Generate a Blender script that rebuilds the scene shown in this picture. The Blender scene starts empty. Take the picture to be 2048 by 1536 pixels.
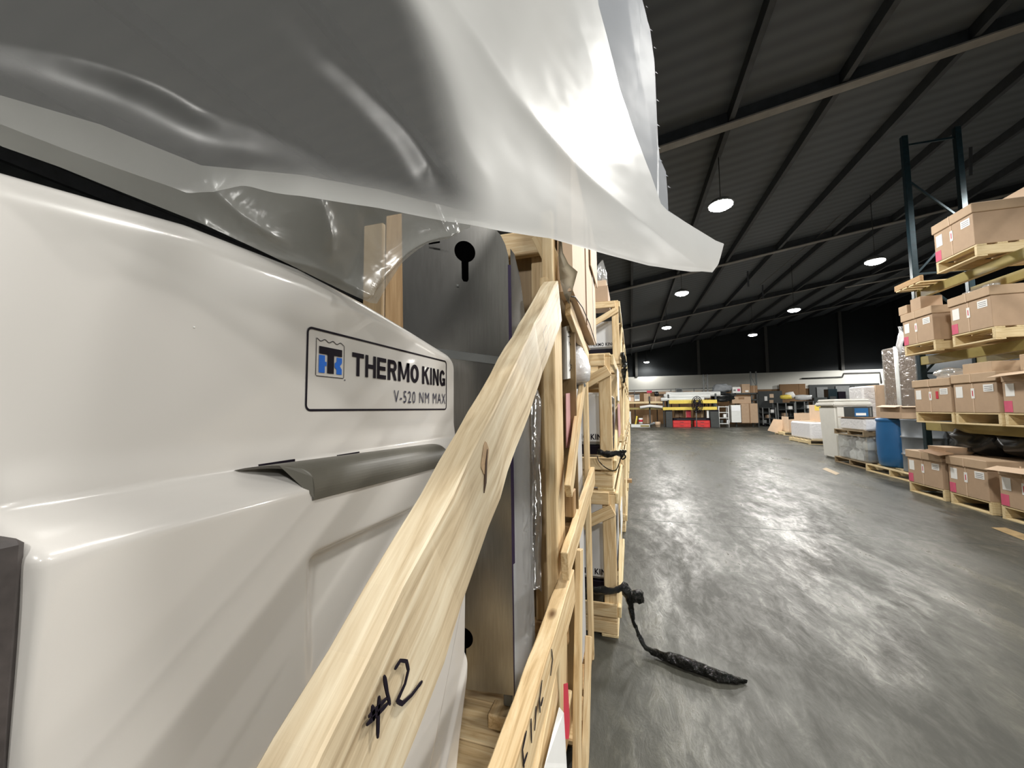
import bpy, bmesh, math, random
import numpy as np
from mathutils import Vector, Matrix, noise
random.seed(7)
scene = bpy.context.scene
COL = scene.collection

# ------------------------------------------------------------------ camera
cam_d = bpy.data.cameras.new('camera')
cam_d.sensor_width = 36.0
cam_d.lens = 36.0 * 769.0 / 2048.0
cam_d.clip_start = 0.01
cam_d.clip_end = 200
cam = bpy.data.objects.new('camera', cam_d)
COL.objects.link(cam)
cam.matrix_world = Matrix.Translation((0, 0, 1.25)) @ Matrix(((0.955404, 0.028808, 0.293893), (0.295133, -0.059523, -0.953600), (-0.009978, 0.997811, -0.065370))).to_4x4()
scene.camera = cam

# ------------------------------------------------------------------ world, exposure
world = bpy.data.worlds.new('world')
scene.world = world
world.use_nodes = True
world.node_tree.nodes['Background'].inputs[0].default_value = (0.9, 0.95, 1.0, 1)
world.node_tree.nodes['Background'].inputs[1].default_value = 0.02
scene.view_settings.view_transform = 'Standard'
scene.view_settings.look = 'None'
scene.view_settings.gamma = 1
scene.view_settings.use_curve_mapping = False
scene.view_settings.exposure = 0.35
LAMP_POWER = 105.0
LAMP_COLOR = (1.0, 0.975, 0.925)
LAMP_GLOW = 60.0
LAMPS = [(1.6, 7.3), (1.6, 12.7), (1.6, 18.0), (1.25, 31.2), (5.8, 11.4), (5.8, 16.3), (5.8, 21.3),
         (1.6, 1.9), (1.6, -3.5), (5.8, 6.0), (5.8, 0.6), (5.8, -4.8), (10.0, 2.5), (-2.6, -3.0), (-2.6, 24.0), (14.0, 24.0), (15.6, 29.0)]  # last two are unseen lamps added to brighten the back wall's right part

# ------------------------------------------------------------------ materials
MATS = {}
def new_mat(name):
    m = bpy.data.materials.new(name); m.use_nodes = True
    MATS[name] = m
    return m, m.node_tree, m.node_tree.nodes['Principled BSDF']
def ramp(nt, fac, stops):
    r = nt.nodes.new('ShaderNodeValToRGB')
    el = r.color_ramp.elements
    while len(el) < len(stops): el.new(0.5)
    for e, (p, c) in zip(el, stops):
        e.position = p; e.color = (*c, 1)
    nt.links.new(fac, r.inputs[0])
    return r
def coords(nt, scale=(1, 1, 1), kind='Object', rot=(0, 0, 0)):
    t = nt.nodes.new('ShaderNodeTexCoord'); mp = nt.nodes.new('ShaderNodeMapping')
    mp.inputs['Scale'].default_value = scale; mp.inputs['Rotation'].default_value = rot
    nt.links.new(t.outputs[kind], mp.inputs[0])
    return mp.outputs[0]
def noise_node(nt, vec, scale, detail=4, rough=0.6, dist=0.0):
    n = nt.nodes.new('ShaderNodeTexNoise')
    n.inputs['Scale'].default_value = scale; n.inputs['Detail'].default_value = detail
    n.inputs['Roughness'].default_value = rough; n.inputs['Distortion'].default_value = dist
    nt.links.new(vec, n.inputs['Vector'])
    return n.outputs['Fac']
def bump(nt, b, h, strength=0.2, dist=0.01):
    n = nt.nodes.new('ShaderNodeBump')
    n.inputs['Strength'].default_value = strength; n.inputs['Distance'].default_value = dist
    nt.links.new(h, n.inputs['Height']); nt.links.new(n.outputs[0], b.inputs['Normal'])
def plain(name, col, rough=0.6, metal=0.0, var=0.10, scale=6, bmp=0.0, spec=0.5, coat=0.0):
    m, nt, b = new_mat(name)
    f = noise_node(nt, coords(nt), scale, 5)
    lo = tuple(c * (1 - var) for c in col); hi = tuple(min(1, c * (1 + var)) for c in col)
    r = ramp(nt, f, [(0.3, lo), (0.7, hi)])
    nt.links.new(r.outputs[0], b.inputs['Base Color'])
    b.inputs['Roughness'].default_value = rough; b.inputs['Metallic'].default_value = metal
    b.inputs['Specular IOR Level'].default_value = spec
    b.inputs['Coat Weight'].default_value = coat
    if bmp: bump(nt, b, f, bmp, 0.01)
    return m
def wood(name, c0, c1, c2, rough=0.6, sc=1.0, knots=True):
    # grain runs along local X
    m, nt, b = new_mat(name)
    oi = nt.nodes.new('ShaderNodeObjectInfo')
    tc = nt.nodes.new('ShaderNodeTexCoord'); ad = nt.nodes.new('ShaderNodeVectorMath'); ad.operation = 'MULTIPLY_ADD'
    ad.inputs[1].default_value = (1, 1, 1)
    cr = nt.nodes.new('ShaderNodeCombineXYZ')
    mu = nt.nodes.new('ShaderNodeMath'); mu.operation = 'MULTIPLY'; mu.inputs[1].default_value = 37.0
    nt.links.new(oi.outputs['Random'], mu.inputs[0])
    for i in range(3): nt.links.new(mu.outputs[0], cr.inputs[i])
    nt.links.new(tc.outputs['Object'], ad.inputs[0]); nt.links.new(cr.outputs[0], ad.inputs[2])
    mp = nt.nodes.new('ShaderNodeMapping'); mp.inputs['Scale'].default_value = (2.2 * sc, 26 * sc, 26 * sc)
    nt.links.new(ad.outputs[0], mp.inputs[0])
    f = noise_node(nt, mp.outputs[0], 1.6, 6, 0.55, 1.2)
    mp2 = nt.nodes.new('ShaderNodeMapping'); mp2.inputs['Scale'].default_value = (3, 170, 170)
    nt.links.new(ad.outputs[0], mp2.inputs[0])
    f2 = noise_node(nt, mp2.outputs[0], 1.0, 3)
    mx = nt.nodes.new('ShaderNodeMix'); mx.data_type = 'FLOAT'; mx.inputs[0].default_value = 0.3
    nt.links.new(f, mx.inputs[2]); nt.links.new(f2, mx.inputs[3])
    r = ramp(nt, mx.outputs[0], [(0.30, c0), (0.47, c1), (0.62, c2)])
    out = r.outputs[0]
    if knots:
        v = nt.nodes.new('ShaderNodeTexVoronoi'); v.inputs['Scale'].default_value = 5.5
        mp3 = nt.nodes.new('ShaderNodeMapping'); mp3.inputs['Scale'].default_value = (0.7, 1.4, 1.4)
        nt.links.new(ad.outputs[0], mp3.inputs[0]); nt.links.new(mp3.outputs[0], v.inputs['Vector'])
        kr = ramp(nt, v.outputs['Distance'], [(0.03, (1, 1, 1)), (0.11, (0, 0, 0))])
        mc = nt.nodes.new('ShaderNodeMix'); mc.data_type = 'RGBA'
        nt.links.new(kr.outputs[0], mc.inputs[0]); nt.links.new(out, mc.inputs[6])
        mc.inputs[7].default_value = (c0[0] * 0.35, c0[1] * 0.28, c0[2] * 0.2, 1)
        out = mc.outputs[2]
    nt.links.new(out, b.inputs['Base Color'])
    b.inputs['Roughness'].default_value = rough
    bump(nt, b, mx.outputs[0], 0.45, 0.003)
    return m

wood('pine', (0.42, 0.27, 0.12), (0.66, 0.48, 0.26), (0.78, 0.63, 0.39))
wood('pine_brace', (0.33, 0.24, 0.14), (0.58, 0.47, 0.31), (0.72, 0.63, 0.46), 0.5)
wood('pine_brown', (0.24, 0.14, 0.055), (0.38, 0.23, 0.10), (0.48, 0.31, 0.15))
wood('pine_pallet', (0.50, 0.37, 0.18), (0.66, 0.52, 0.29), (0.75, 0.62, 0.38), knots=False)
wood('plywood_dark', (0.20, 0.13, 0.06), (0.28, 0.19, 0.09), (0.34, 0.24, 0.12), 0.55, 0.4)
wood('pallet_old', (0.16, 0.11, 0.06), (0.25, 0.18, 0.10), (0.33, 0.25, 0.15), knots=False)
plain('cardboard', (0.44, 0.31, 0.205), 0.75, var=0.06)
plain('cardboard_lid', (0.48, 0.345, 0.225), 0.75, var=0.06)
plain('cardboard_pale', (0.64, 0.48, 0.34), 0.7, var=0.05)
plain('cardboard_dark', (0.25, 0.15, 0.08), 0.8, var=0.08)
plain('paper', (0.82, 0.82, 0.80), 0.6, var=0.03)
plain('card_grey', (0.64, 0.60, 0.51), 0.6, var=0.03)
plain('knot_brown', (0.44, 0.30, 0.17), 0.7, var=0.3, scale=60)
plain('knot_dark', (0.06, 0.03, 0.015), 0.8)
plain('pink_print', (0.62, 0.10, 0.18), 0.7, var=0.1)
plain('pink_foam', (0.58, 0.33, 0.33), 0.6, var=0.08)
plain('red_paint', (0.62, 0.03, 0.03), 0.4, var=0.15)
plain('red_print', (0.55, 0.02, 0.05), 0.5)
plain('yellow_paint', (0.30, 0.245, 0.085), 0.5, var=0.12)
plain('bright_yellow', (0.80, 0.62, 0.10), 0.45, var=0.08)
plain('rack_green', (0.012, 0.030, 0.040), 0.30, 0.3, var=0.25, scale=20)
plain('rack_grey', (0.12, 0.13, 0.13), 0.5, 0.2)
plain('blue_plastic', (0.02, 0.12, 0.30), 0.38, var=0.06)
plain('drum_grey', (0.17, 0.19, 0.21), 0.4, 0.2, var=0.08)
plain('drum_dark', (0.045, 0.055, 0.055), 0.5)
plain('bin_white', (0.72, 0.71, 0.66), 0.45, var=0.04)
plain('black_ink', (0.010, 0.007, 0.013), 0.5, var=0.2, spec=0.12)
plain('ink_blue', (0.0, 0.13, 0.62), 0.35, var=0.03)
plain('ink_grey', (0.05, 0.05, 0.08), 0.4, spec=0.15)
plain('dark_bag', (0.012, 0.013, 0.014), 0.25, var=0.3)
plain('dark_metal', (0.05, 0.055, 0.055), 0.5, 0.3)
plain('grey_metal', (0.20, 0.21, 0.21), 0.5, 0.3)
plain('grey_cloth', (0.30, 0.32, 0.34), 0.8)
plain('pvc_white', (0.80, 0.82, 0.80), 0.35, var=0.03)
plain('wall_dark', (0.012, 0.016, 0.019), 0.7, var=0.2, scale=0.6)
plain('wall_white', (0.86, 0.86, 0.80), 0.7, var=0.05, scale=0.5)
plain('wall_brown', (0.25, 0.14, 0.06), 0.7, var=0.2, scale=0.8)
plain('steel_dark', (0.038, 0.044, 0.052), 0.6, var=0.25)
plain('steel_beige', (0.26, 0.25, 0.235), 0.6, var=0.2, scale=3)
plain('steel_column', (0.09, 0.09, 0.085), 0.6)
plain('rubber_grey', (0.105, 0.10, 0.082), 0.42, var=0.05, scale=60)
plain('side_shade', (0.05, 0.042, 0.040), 0.6, var=0.5, scale=30)  # near-black tone standing for shade on the unit's end face
plain('foam_white', (0.90, 0.92, 0.94), 0.5, var=0.04)
plain('unit_white', (0.62, 0.63, 0.64), 0.35, var=0.03)
plain('hole_black', (0.001, 0.001, 0.001), 1.0, spec=0.0)
plain('purple_edge', (0.05, 0.035, 0.09), 0.3)
plain('floor_paint', (0.34, 0.24, 0.12), 0.5, var=0.3, scale=12)

# glossy white cowl
m, nt, b = new_mat('cowl_white')
b.inputs['Base Color'].default_value = (0.62, 0.60, 0.572, 1)
b.inputs['Roughness'].default_value = 0.26
b.inputs['Coat Weight'].default_value = 0.5; b.inputs['Coat Roughness'].default_value = 0.05
f = noise_node(nt, coords(nt), 900, 2)
bump(nt, b, f, 0.02, 0.001)
# stainless panel
m, nt, b = new_mat('stainless')
f = noise_node(nt, coords(nt, (60, 60, 1.5)), 3, 4)
r = ramp(nt, f, [(0.3, (0.29, 0.285, 0.27)), (0.7, (0.35, 0.345, 0.33))])
nt.links.new(r.outputs[0], b.inputs['Base Color'])
b.inputs['Metallic'].default_value = 0.95; b.inputs['Roughness'].default_value = 0.26
# concrete floor
m, nt, b = new_mat('concrete')
v = coords(nt, (1.6, 0.55, 1), rot=(0, 0, 0.6))
f1 = noise_node(nt, v, 1.1, 8, 0.66, 0.6)
f2 = noise_node(nt, coords(nt, (9, 3.5, 1), rot=(0, 0, 0.45)), 1.4, 8, 0.7, 0.5)
mx = nt.nodes.new('ShaderNodeMix'); mx.data_type = 'FLOAT'; mx.inputs[0].default_value = 0.4
nt.links.new(f1, mx.inputs[2]); nt.links.new(f2, mx.inputs[3])
r = ramp(nt, mx.outputs[0], [(0.38, (0.046, 0.046, 0.039)), (0.52, (0.070, 0.070, 0.059)), (0.64, (0.15, 0.148, 0.125))])
nt.links.new(r.outputs[0], b.inputs['Base Color'])
rr = ramp(nt, mx.outputs[0], [(0.42, (0.56,) * 3), (0.60, (0.27,) * 3)])
nt.links.new(rr.outputs[0], b.inputs['Roughness'])
b.inputs['Specular IOR Level'].default_value = 0.24
bump(nt, b, f2, 0.25, 0.012)
# corrugated deck
m, nt, b = new_mat('roof_deck')
w = nt.nodes.new('ShaderNodeTexWave'); w.bands_direction = 'Y'; w.inputs['Scale'].default_value = 1.1
w.inputs['Distortion'].default_value = 0.0
nt.links.new(coords(nt), w.inputs['Vector'])
r = ramp(nt, w.outputs['Fac'], [(0.0, (0.095, 0.108, 0.125)), (1.0, (0.125, 0.140, 0.158))])
nt.links.new(r.outputs[0], b.inputs['Base Color']); b.inputs['Roughness'].default_value = 0.7
bump(nt, b, w.outputs['Fac'], 0.25, 0.03)
# plastic film
def film_mat(name, haze, gloss_rough, tint=(0.86, 0.87, 0.86), glossmix=0.45, ior=1.5, crinkle=0.0, trans=0.5, gcol=1.0, light_ply_haze=None):
    m, nt, b = new_mat(name)
    nt.nodes.remove(b)
    out = [n for n in nt.nodes if n.type == 'OUTPUT_MATERIAL'][0]
    tr = nt.nodes.new('ShaderNodeBsdfTransparent'); tr.inputs[0].default_value = (0.96, 0.97, 0.97, 1)
    df = nt.nodes.new('ShaderNodeBsdfDiffuse'); df.inputs[0].default_value = (*tint, 1)
    tl = nt.nodes.new('ShaderNodeBsdfTranslucent'); tl.inputs[0].default_value = (*tint, 1)
    gl = nt.nodes.new('ShaderNodeBsdfGlossy'); gl.inputs['Roughness'].default_value = gloss_rough
    gl.inputs[0].default_value = (gcol, gcol, gcol, 1)
    lw = nt.nodes.new('ShaderNodeLayerWeight'); lw.inputs[0].default_value = 0.5
    fr = nt.nodes.new('ShaderNodeMath'); fr.operation = 'POWER'; fr.inputs[1].default_value = 3.5
    nt.links.new(lw.outputs['Facing'], fr.inputs[0])
    mul = nt.nodes.new('ShaderNodeMath'); mul.operation = 'MULTIPLY_ADD'; mul.inputs[1].default_value = (ior - 1.0) * 1.4; mul.inputs[2].default_value = glossmix
    mul.use_clamp = True
    nt.links.new(fr.outputs[0], mul.inputs[0])
    a = nt.nodes.new('ShaderNodeMixShader'); a.inputs[0].default_value = trans
    nt.links.new(df.outputs[0], a.inputs[1]); nt.links.new(tl.outputs[0], a.inputs[2])
    c = nt.nodes.new('ShaderNodeMixShader'); c.inputs[0].default_value = haze
    nt.links.new(tr.outputs[0], c.inputs[1]); nt.links.new(a.outputs[0], c.inputs[2])
    if light_ply_haze:
        at = nt.nodes.new('ShaderNodeAttribute'); at.attribute_name = 'light_ply_haze'  # mask raises haze where bright scattered light is painted into the film
        mr = nt.nodes.new('ShaderNodeMapRange'); mr.inputs['To Min'].default_value = haze; mr.inputs['To Max'].default_value = light_ply_haze
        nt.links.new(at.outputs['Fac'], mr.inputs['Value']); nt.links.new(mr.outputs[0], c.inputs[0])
    d = nt.nodes.new('ShaderNodeMixShader')
    nt.links.new(mul.outputs[0], d.inputs[0]); nt.links.new(c.outputs[0], d.inputs[1]); nt.links.new(gl.outputs[0], d.inputs[2])
    nt.links.new(d.outputs[0], out.inputs[0])
    if crinkle:
        f = noise_node(nt, coords(nt), 9, 3, 0.5, 1.0)
        n = nt.nodes.new('ShaderNodeBump'); n.inputs['Strength'].default_value = crinkle; n.inputs['Distance'].default_value = 0.02
        nt.links.new(f, n.inputs['Height'])
        for s in (df, tl, gl): nt.links.new(n.outputs[0], s.inputs['Normal'])
    return m
film_mat('film_hood', 0.13, 0.34, (0.66, 0.665, 0.65), glossmix=0.05, ior=1.28, trans=0.35, gcol=0.6, light_ply_haze=0.95)
film_mat('film_back', 0.75, 0.40, (0.52, 0.56, 0.62), glossmix=0.0, ior=1.15, gcol=0.3)
film_mat('film_thin', 0.42, 0.22, (0.66, 0.66, 0.62), glossmix=0.06, ior=1.4, crinkle=0.35, gcol=0.8, trans=0.35)
film_mat('wrap_clear', 0.32, 0.15, glossmix=0.22, crinkle=0.6)
film_mat('wrap_white', 0.95, 0.18, (0.95, 0.95, 0.97), glossmix=0.06, crinkle=0.9, trans=0.15)
m, nt, b = new_mat('wrap_black')
b.inputs['Base Color'].default_value = (0.006, 0.007, 0.006, 1); b.inputs['Roughness'].default_value = 0.10
f = noise_node(nt, coords(nt), 70, 5, 0.6, 1.5); bump(nt, b, f, 1.0, 0.03)
m, nt, b = new_mat('lamp_glow')
b.inputs['Base Color'].default_value = (0.9, 0.9, 0.9, 1)
b.inputs['Emission Color'].default_value = (1, 0.98, 0.93, 1); b.inputs['Emission Strength'].default_value = LAMP_GLOW

# ------------------------------------------------------------------ helpers
def link(name, me, mat=None, parent=None):
    o = bpy.data.objects.new(name, me)
    if mat and me is not None and not me.materials: me.materials.append(MATS[mat])
    COL.objects.link(o)
    if parent is not None:
        o.parent = parent
        o.matrix_parent_inverse = inv_world(parent)
    return o
WM = {}
def inv_world(p):
    # world matrix of a parent before the depsgraph runs
    m = p.matrix_basis.copy()
    q = p
    while q.parent is not None:
        m = q.parent.matrix_basis @ q.matrix_parent_inverse @ m if q.parent.parent is None else m
        q = q.parent
    return world_of(p).inverted()
def world_of(p):
    if p.parent is None: return p.matrix_basis.copy()
    return world_of(p.parent) @ p.matrix_parent_inverse @ p.matrix_basis
def tag(o, label=None, cat=None, group=None, kind=None):
    if label: o['label'] = label
    if cat: o['category'] = cat
    if group: o['group'] = group
    if kind: o['kind'] = kind
    return o
def thing(name, loc, label, cat, group=None):
    e = bpy.data.objects.new(name, None); e.empty_display_size = 0.05
    e.location = loc; COL.objects.link(e)
    return tag(e, label, cat, group)
def bm_obj(name, bm, mat, parent=None, smooth=False):
    me = bpy.data.meshes.new(name); bm.normal_update(); bm.to_mesh(me); bm.free()
    if smooth:
        for p in me.polygons: p.use_smooth = True
    return link(name, me, mat, parent)
def add_box(bm, c, s, M=None, bev=0.0):
    g = bmesh.ops.create_cube(bm, size=1.0)
    vs = g['verts']
    bmesh.ops.scale(bm, vec=s, verts=vs)
    if bev:
        es = list({e for v in vs for e in v.link_edges})
        r = bmesh.ops.bevel(bm, geom=es, offset=bev, segments=1, affect='EDGES')
        vs = list({v for f in r['faces'] for v in f.verts} | {v for v in vs if v.is_valid})
    bmesh.ops.translate(bm, vec=c, verts=vs)
    if M is not None: bmesh.ops.transform(bm, matrix=M, verts=vs)
def box(name, x0, x1, y0, y1, z0, z1, mat, parent=None, bev=0.004, rz=0.0, along=None):
    """axis box as its own object, centred on itself, longest axis becomes local X for the wood grain"""
    s = [abs(x1 - x0), abs(y1 - y0), abs(z1 - z0)]
    c = Vector(((x0 + x1) / 2, (y0 + y1) / 2, (z0 + z1) / 2))
    ax = s.index(max(s)) if along is None else along
    bm = bmesh.new()
    bev = min(bev, min(s) * 0.3)
    if ax == 0: add_box(bm, (0, 0, 0), s, bev=bev); M = Matrix.Identity(4)
    elif ax == 1: add_box(bm, (0, 0, 0), (s[1], s[0], s[2]), bev=bev); M = Matrix.Rotation(math.pi / 2, 4, 'Z')
    else: add_box(bm, (0, 0, 0), (s[2], s[1], s[0]), bev=bev); M = Matrix.Rotation(-math.pi / 2, 4, 'Y')
    o = bm_obj(name, bm, mat, None)
    place(o, Matrix.Translation(c) @ Matrix.Rotation(rz, 4, 'Z') @ M, parent)
    return o
def place(o, M, parent):
    if parent is not None:
        o.parent = parent; o.matrix_parent_inverse = inv_world(parent)
    o.matrix_basis = M
def board(name, p0, p1, w, t, wdir, mat, parent=None, bev=0.002, rough=0.0):
    """board from p0 to p1, width w along wdir, thickness t"""
    p0 = Vector(p0); p1 = Vector(p1); d = p1 - p0; L = d.length; d.normalize()
    wd = Vector(wdir); wd = (wd - d * wd.dot(d)).normalized(); n = d.cross(wd)
    bm = bmesh.new(); add_box(bm, (0, 0, 0), (L, w, t), bev=min(bev, t * 0.3))
    if rough:
        bmesh.ops.subdivide_edges(bm, edges=[e for e in bm.edges if e.calc_length() > L * 0.5], cuts=24)
        for v in bm.verts:
            q = v.co * 9 + Vector((3, L * 7, 1))
            v.co.y += noise.noise(q) * rough; v.co.z += noise.noise(q * 1.3 + Vector((9, 2, 4))) * rough * 0.6
    o = bm_obj(name, bm, mat, None)
    M = Matrix((d, wd, n)).transposed().to_4x4(); M.translation = (p0 + p1) / 2
    place(o, M, parent)
    return o
def boardX(name, a, b, w, xf, t, mat, parent, rough=0.0):
    """board lying in a plane of constant X, its aisle face at xf; a, b = (Y, Z) of its centre line"""
    return board(name, (xf - t / 2, a[0], a[1]), (xf - t / 2, b[0], b[1]), w, t, (0, b[1] - a[1] if False else -(b[1] - a[1]), b[0] - a[0]), mat, parent, rough=rough)
def tube(name, pts, r, mat, parent=None, seg=8, smooth=True, caps=True):
    pts = [Vector(p) for p in pts]; n = len(pts)
    rs = r if isinstance(r, (list, tuple)) else [r] * n
    bm = bmesh.new(); rings = []
    up = Vector((0, 0, 1))
    for i, p in enumerate(pts):
        d = (pts[min(i + 1, n - 1)] - pts[max(i - 1, 0)]).normalized()
        a = d.cross(up)
        if a.length < 0.05: a = d.cross(Vector((1, 0, 0)))
        a.normalize(); b_ = d.cross(a)
        rings.append([bm.verts.new(p + (a * math.cos(2 * math.pi * k / seg) + b_ * math.sin(2 * math.pi * k / seg)) * rs[i]) for k in range(seg)])
    for i in range(n - 1):
        for k in range(seg):
            bm.faces.new((rings[i][k], rings[i][(k + 1) % seg], rings[i + 1][(k + 1) % seg], rings[i + 1][k]))
    if caps: bm.faces.new(rings[0][::-1]); bm.faces.new(rings[-1])
    return bm_obj(name, bm, mat, parent, smooth)
def lathe(name, c, prof, mat, parent=None, seg=32):
    bm = bmesh.new(); rings = []
    for r, z in prof:
        rings.append([bm.verts.new((c[0] + r * math.cos(2 * math.pi * k / seg), c[1] + r * math.sin(2 * math.pi * k / seg), c[2] + z)) for k in range(seg)])
    for i in range(len(prof) - 1):
        for k in range(seg):
            bm.faces.new((rings[i][k], rings[i][(k + 1) % seg], rings[i + 1][(k + 1) % seg], rings[i + 1][k]))
    bm.faces.new(rings[0][::-1]); bm.faces.new(rings[-1])
    return bm_obj(name, bm, mat, parent, True)
def prism(name, pts, off, mat, parent=None):
    """polygon of world points extruded by the vector off"""
    bm = bmesh.new(); off = Vector(off)
    a = [bm.verts.new(p) for p in pts]; b_ = [bm.verts.new(Vector(p) + off) for p in pts]
    n = len(a)
    bm.faces.new(a[::-1]); bm.faces.new(b_)
    for i in range(n): bm.faces.new((a[i], a[(i + 1) % n], b_[(i + 1) % n], b_[i]))
    bmesh.ops.recalc_face_normals(bm, faces=bm.faces)
    return bm_obj(name, bm, mat, parent)
def text_on(name, body, origin, xdir, ydir, width, height, mat, parent, bold=0.0, ext=0.0006, space=1.0):
    cu = bpy.data.curves.new(name, 'FONT'); cu.body = body; cu.offset = bold; cu.extrude = 0.0
    cu.resolution_u = 4; cu.space_character = space
    to = bpy.data.objects.new(name + '_tmp', cu); COL.objects.link(to)
    dg = bpy.context.evaluated_depsgraph_get()
    me = bpy.data.meshes.new_from_object(to.evaluated_get(dg))
    bpy.data.objects.remove(to); bpy.data.curves.remove(cu)
    xs = [v.co.x for v in me.vertices]; ys = [v.co.y for v in me.vertices]
    x0, x1, y0, y1 = min(xs), max(xs), min(ys), max(ys)
    X = Vector(xdir).normalized(); Y = Vector(ydir).normalized(); N = X.cross(Y); O = Vector(origin)
    for v in me.vertices:
        u = (v.co.x - x0) / (x1 - x0) * width; w = (v.co.y - y0) / (y1 - y0) * height
        v.co = O + X * u + Y * w + N * ext
    me.name = name
    return link(name, me, mat, parent)
def blob(name, c, s, mat, parent=None, amp=0.12, fr=4.0, sub=3, seed=0, flat=True):
    bm = bmesh.new(); bmesh.ops.create_icosphere(bm, subdivisions=sub, radius=1.0)
    for v in bm.verts:
        k = 1 + amp * noise.noise(v.co * fr + Vector((seed, seed * 2, 5)))
        # squarish
        q = v.co * k
        v.co = Vector((math.copysign(abs(q.x) ** 0.7, q.x) * s[0] / 2 + c[0], math.copysign(abs(q.y) ** 0.7, q.y) * s[1] / 2 + c[1], math.copysign(abs(q.z) ** 0.7, q.z) * s[2] / 2 + c[2]))
    return bm_obj(name, bm, mat, parent, True)

# ================================================================== SETTING
fl = box('floor', -10, 17, -8, 32.2, -0.2, 0, 'concrete', None, bev=0, along=0)
fl['kind'] = 'structure'
bmj = bmesh.new()
def roof_z(x): return 5.42 + 0.157 * (x - 0.5)
# roof deck
c = bmesh.new()
for x0, x1 in ((-10, 17),):
    vs = [c.verts.new((x0, -8, roof_z(x0) + .24)), c.verts.new((x1, -8, roof_z(x1) + .24)), c.verts.new((x1, 32.2, roof_z(x1) + .24)), c.verts.new((x0, 32.2, roof_z(x0) + .24))]
    vt = [c.verts.new(v.co + Vector((0, 0, .1))) for v in vs]
    c.faces.new(vs[::-1]); c.faces.new(vt)
    for i in range(4): c.faces.new((vs[i], vs[(i + 1) % 4], vt[(i + 1) % 4], vt[i]))
bmj.free()
ceil = bm_obj('ceiling', c, 'roof_deck'); ceil['kind'] = 'structure'
def roof_beam(name, xa, xb, ya, yb, drop, w, hgt, mat, mat2=None):
    """a steel member hanging under the deck, top at roof_z - drop"""
    if abs(xb - xa) > abs(yb - ya):
        board(name, (xa, ya, roof_z(xa) - drop - hgt / 2), (xb, yb, roof_z(xb) - drop - hgt / 2), w, hgt, (0, 1, 0), mat, ceil)
    else:
        board(name, (xa, ya, roof_z(xa) - drop - hgt / 2), (xb, yb, roof_z(xb) - drop - hgt / 2), w, hgt, (1, 0, 0), mat, ceil)
for y in (-0.5, 6.45, 13.6, 20.6, 27.6):
    # web, lower flange
    roof_beam('rafter', -10, 17, y, y, -0.235, 0.03, 0.21, 'steel_dark')
    roof_beam('rafter_flange', -10, 17, y, y, -0.025, 0.17, 0.025, 'steel_beige')
x = -8.55
while x < 16.5:
    roof_beam('purlin', x, x, -8, 31.9, -0.235, 0.075, 0.19, 'steel_dark')
    x += 1.45
# flange braces seen hanging from rafters
for (bx_, by_) in ((6.6, 9.7), (5.2, 17.5), (8.2, 12.5), (4.0, 14.9)):
    board('flange_brace', (bx_, by_, roof_z(bx_) - .02), (bx_ + .03, by_ + .10, roof_z(bx_) - .55), 0.05, 0.02, (1, 0, 0), 'steel_dark', ceil)
# thin conduit running diagonally under the roof
tube('conduit', [(5.748, 10.84, 6.634), (5.55, 13.42, 6.357), (4.946, 16.93, 5.988)], 0.012, 'steel_column', ceil, seg=6)
tube('conduit', [(6.43, 14.2, 4.902), (7.982, 13.7, 4.98)], 0.02, 'steel_beige', ceil, seg=6)

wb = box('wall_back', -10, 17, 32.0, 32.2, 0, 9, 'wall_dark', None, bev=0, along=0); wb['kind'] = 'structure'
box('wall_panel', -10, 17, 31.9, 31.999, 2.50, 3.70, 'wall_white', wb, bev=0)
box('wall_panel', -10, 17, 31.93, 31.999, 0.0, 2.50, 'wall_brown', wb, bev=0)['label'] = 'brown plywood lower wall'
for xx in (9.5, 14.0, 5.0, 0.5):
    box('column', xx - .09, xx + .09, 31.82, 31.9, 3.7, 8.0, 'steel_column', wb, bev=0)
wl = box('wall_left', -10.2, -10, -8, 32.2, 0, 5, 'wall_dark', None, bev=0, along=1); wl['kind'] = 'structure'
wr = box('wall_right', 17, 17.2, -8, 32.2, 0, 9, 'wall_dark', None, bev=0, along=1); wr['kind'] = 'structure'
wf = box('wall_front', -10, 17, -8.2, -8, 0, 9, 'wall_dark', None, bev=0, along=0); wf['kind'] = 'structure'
# door opening with panes in the far office wall
dr = box('door_1', *(11.95, 15.93, 31.80, 31.86, 1.445, 2.742), 'dark_metal', None, bev=0); dr['kind'] = 'structure'
for i, (a, b_) in enumerate(((1632, 1652), (1668, 1684), (1694, 1706))):
    box('pane', *(12.37, 13.00, 31.74, 31.77, 1.670, 2.568), 'grey_metal', dr, bev=0) if i == 0 else None
box('pane', *(13.46, 14.25, 31.74, 31.77, 1.650, 2.606), 'grey_metal', dr, bev=0)
# pipe fixed to the white band
p_ = tube('trim_1', [(11.57, 31.85, 3.204), (13.94, 31.85, 3.229), (14.04, 31.85, 3.467), (16.03, 31.85, 3.46), (16.07, 31.85, 2.753)], 0.05, 'steel_column', None, seg=6); p_['kind'] = 'structure'
# painted marks
for k, pts in enumerate(([(3.457, 5.244, 0.003), (3.589, 5.28, 0.003), (3.577, 5.066, 0.003), (3.405, 4.773, 0.003), (3.404, 4.828, 0.003)],
            [(3.59, 9.202, 0.003), (3.754, 9.443, 0.003), (3.657, 8.668, 0.003), (3.51, 8.465, 0.003)])):
    q = prism('painted_mark', [Vector(p) for p in pts], (0, 0, 0.001), 'floor_paint', fl)
# expansion joints
box('floor_joint', -0.05, 17, 4.62, 4.626, 0, 0.0010, 'drum_dark', fl, bev=0)
box('floor_joint', -0.05, 17, 14.6, 14.63, 0, 0.0012, 'black_ink', fl, bev=0)

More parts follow.
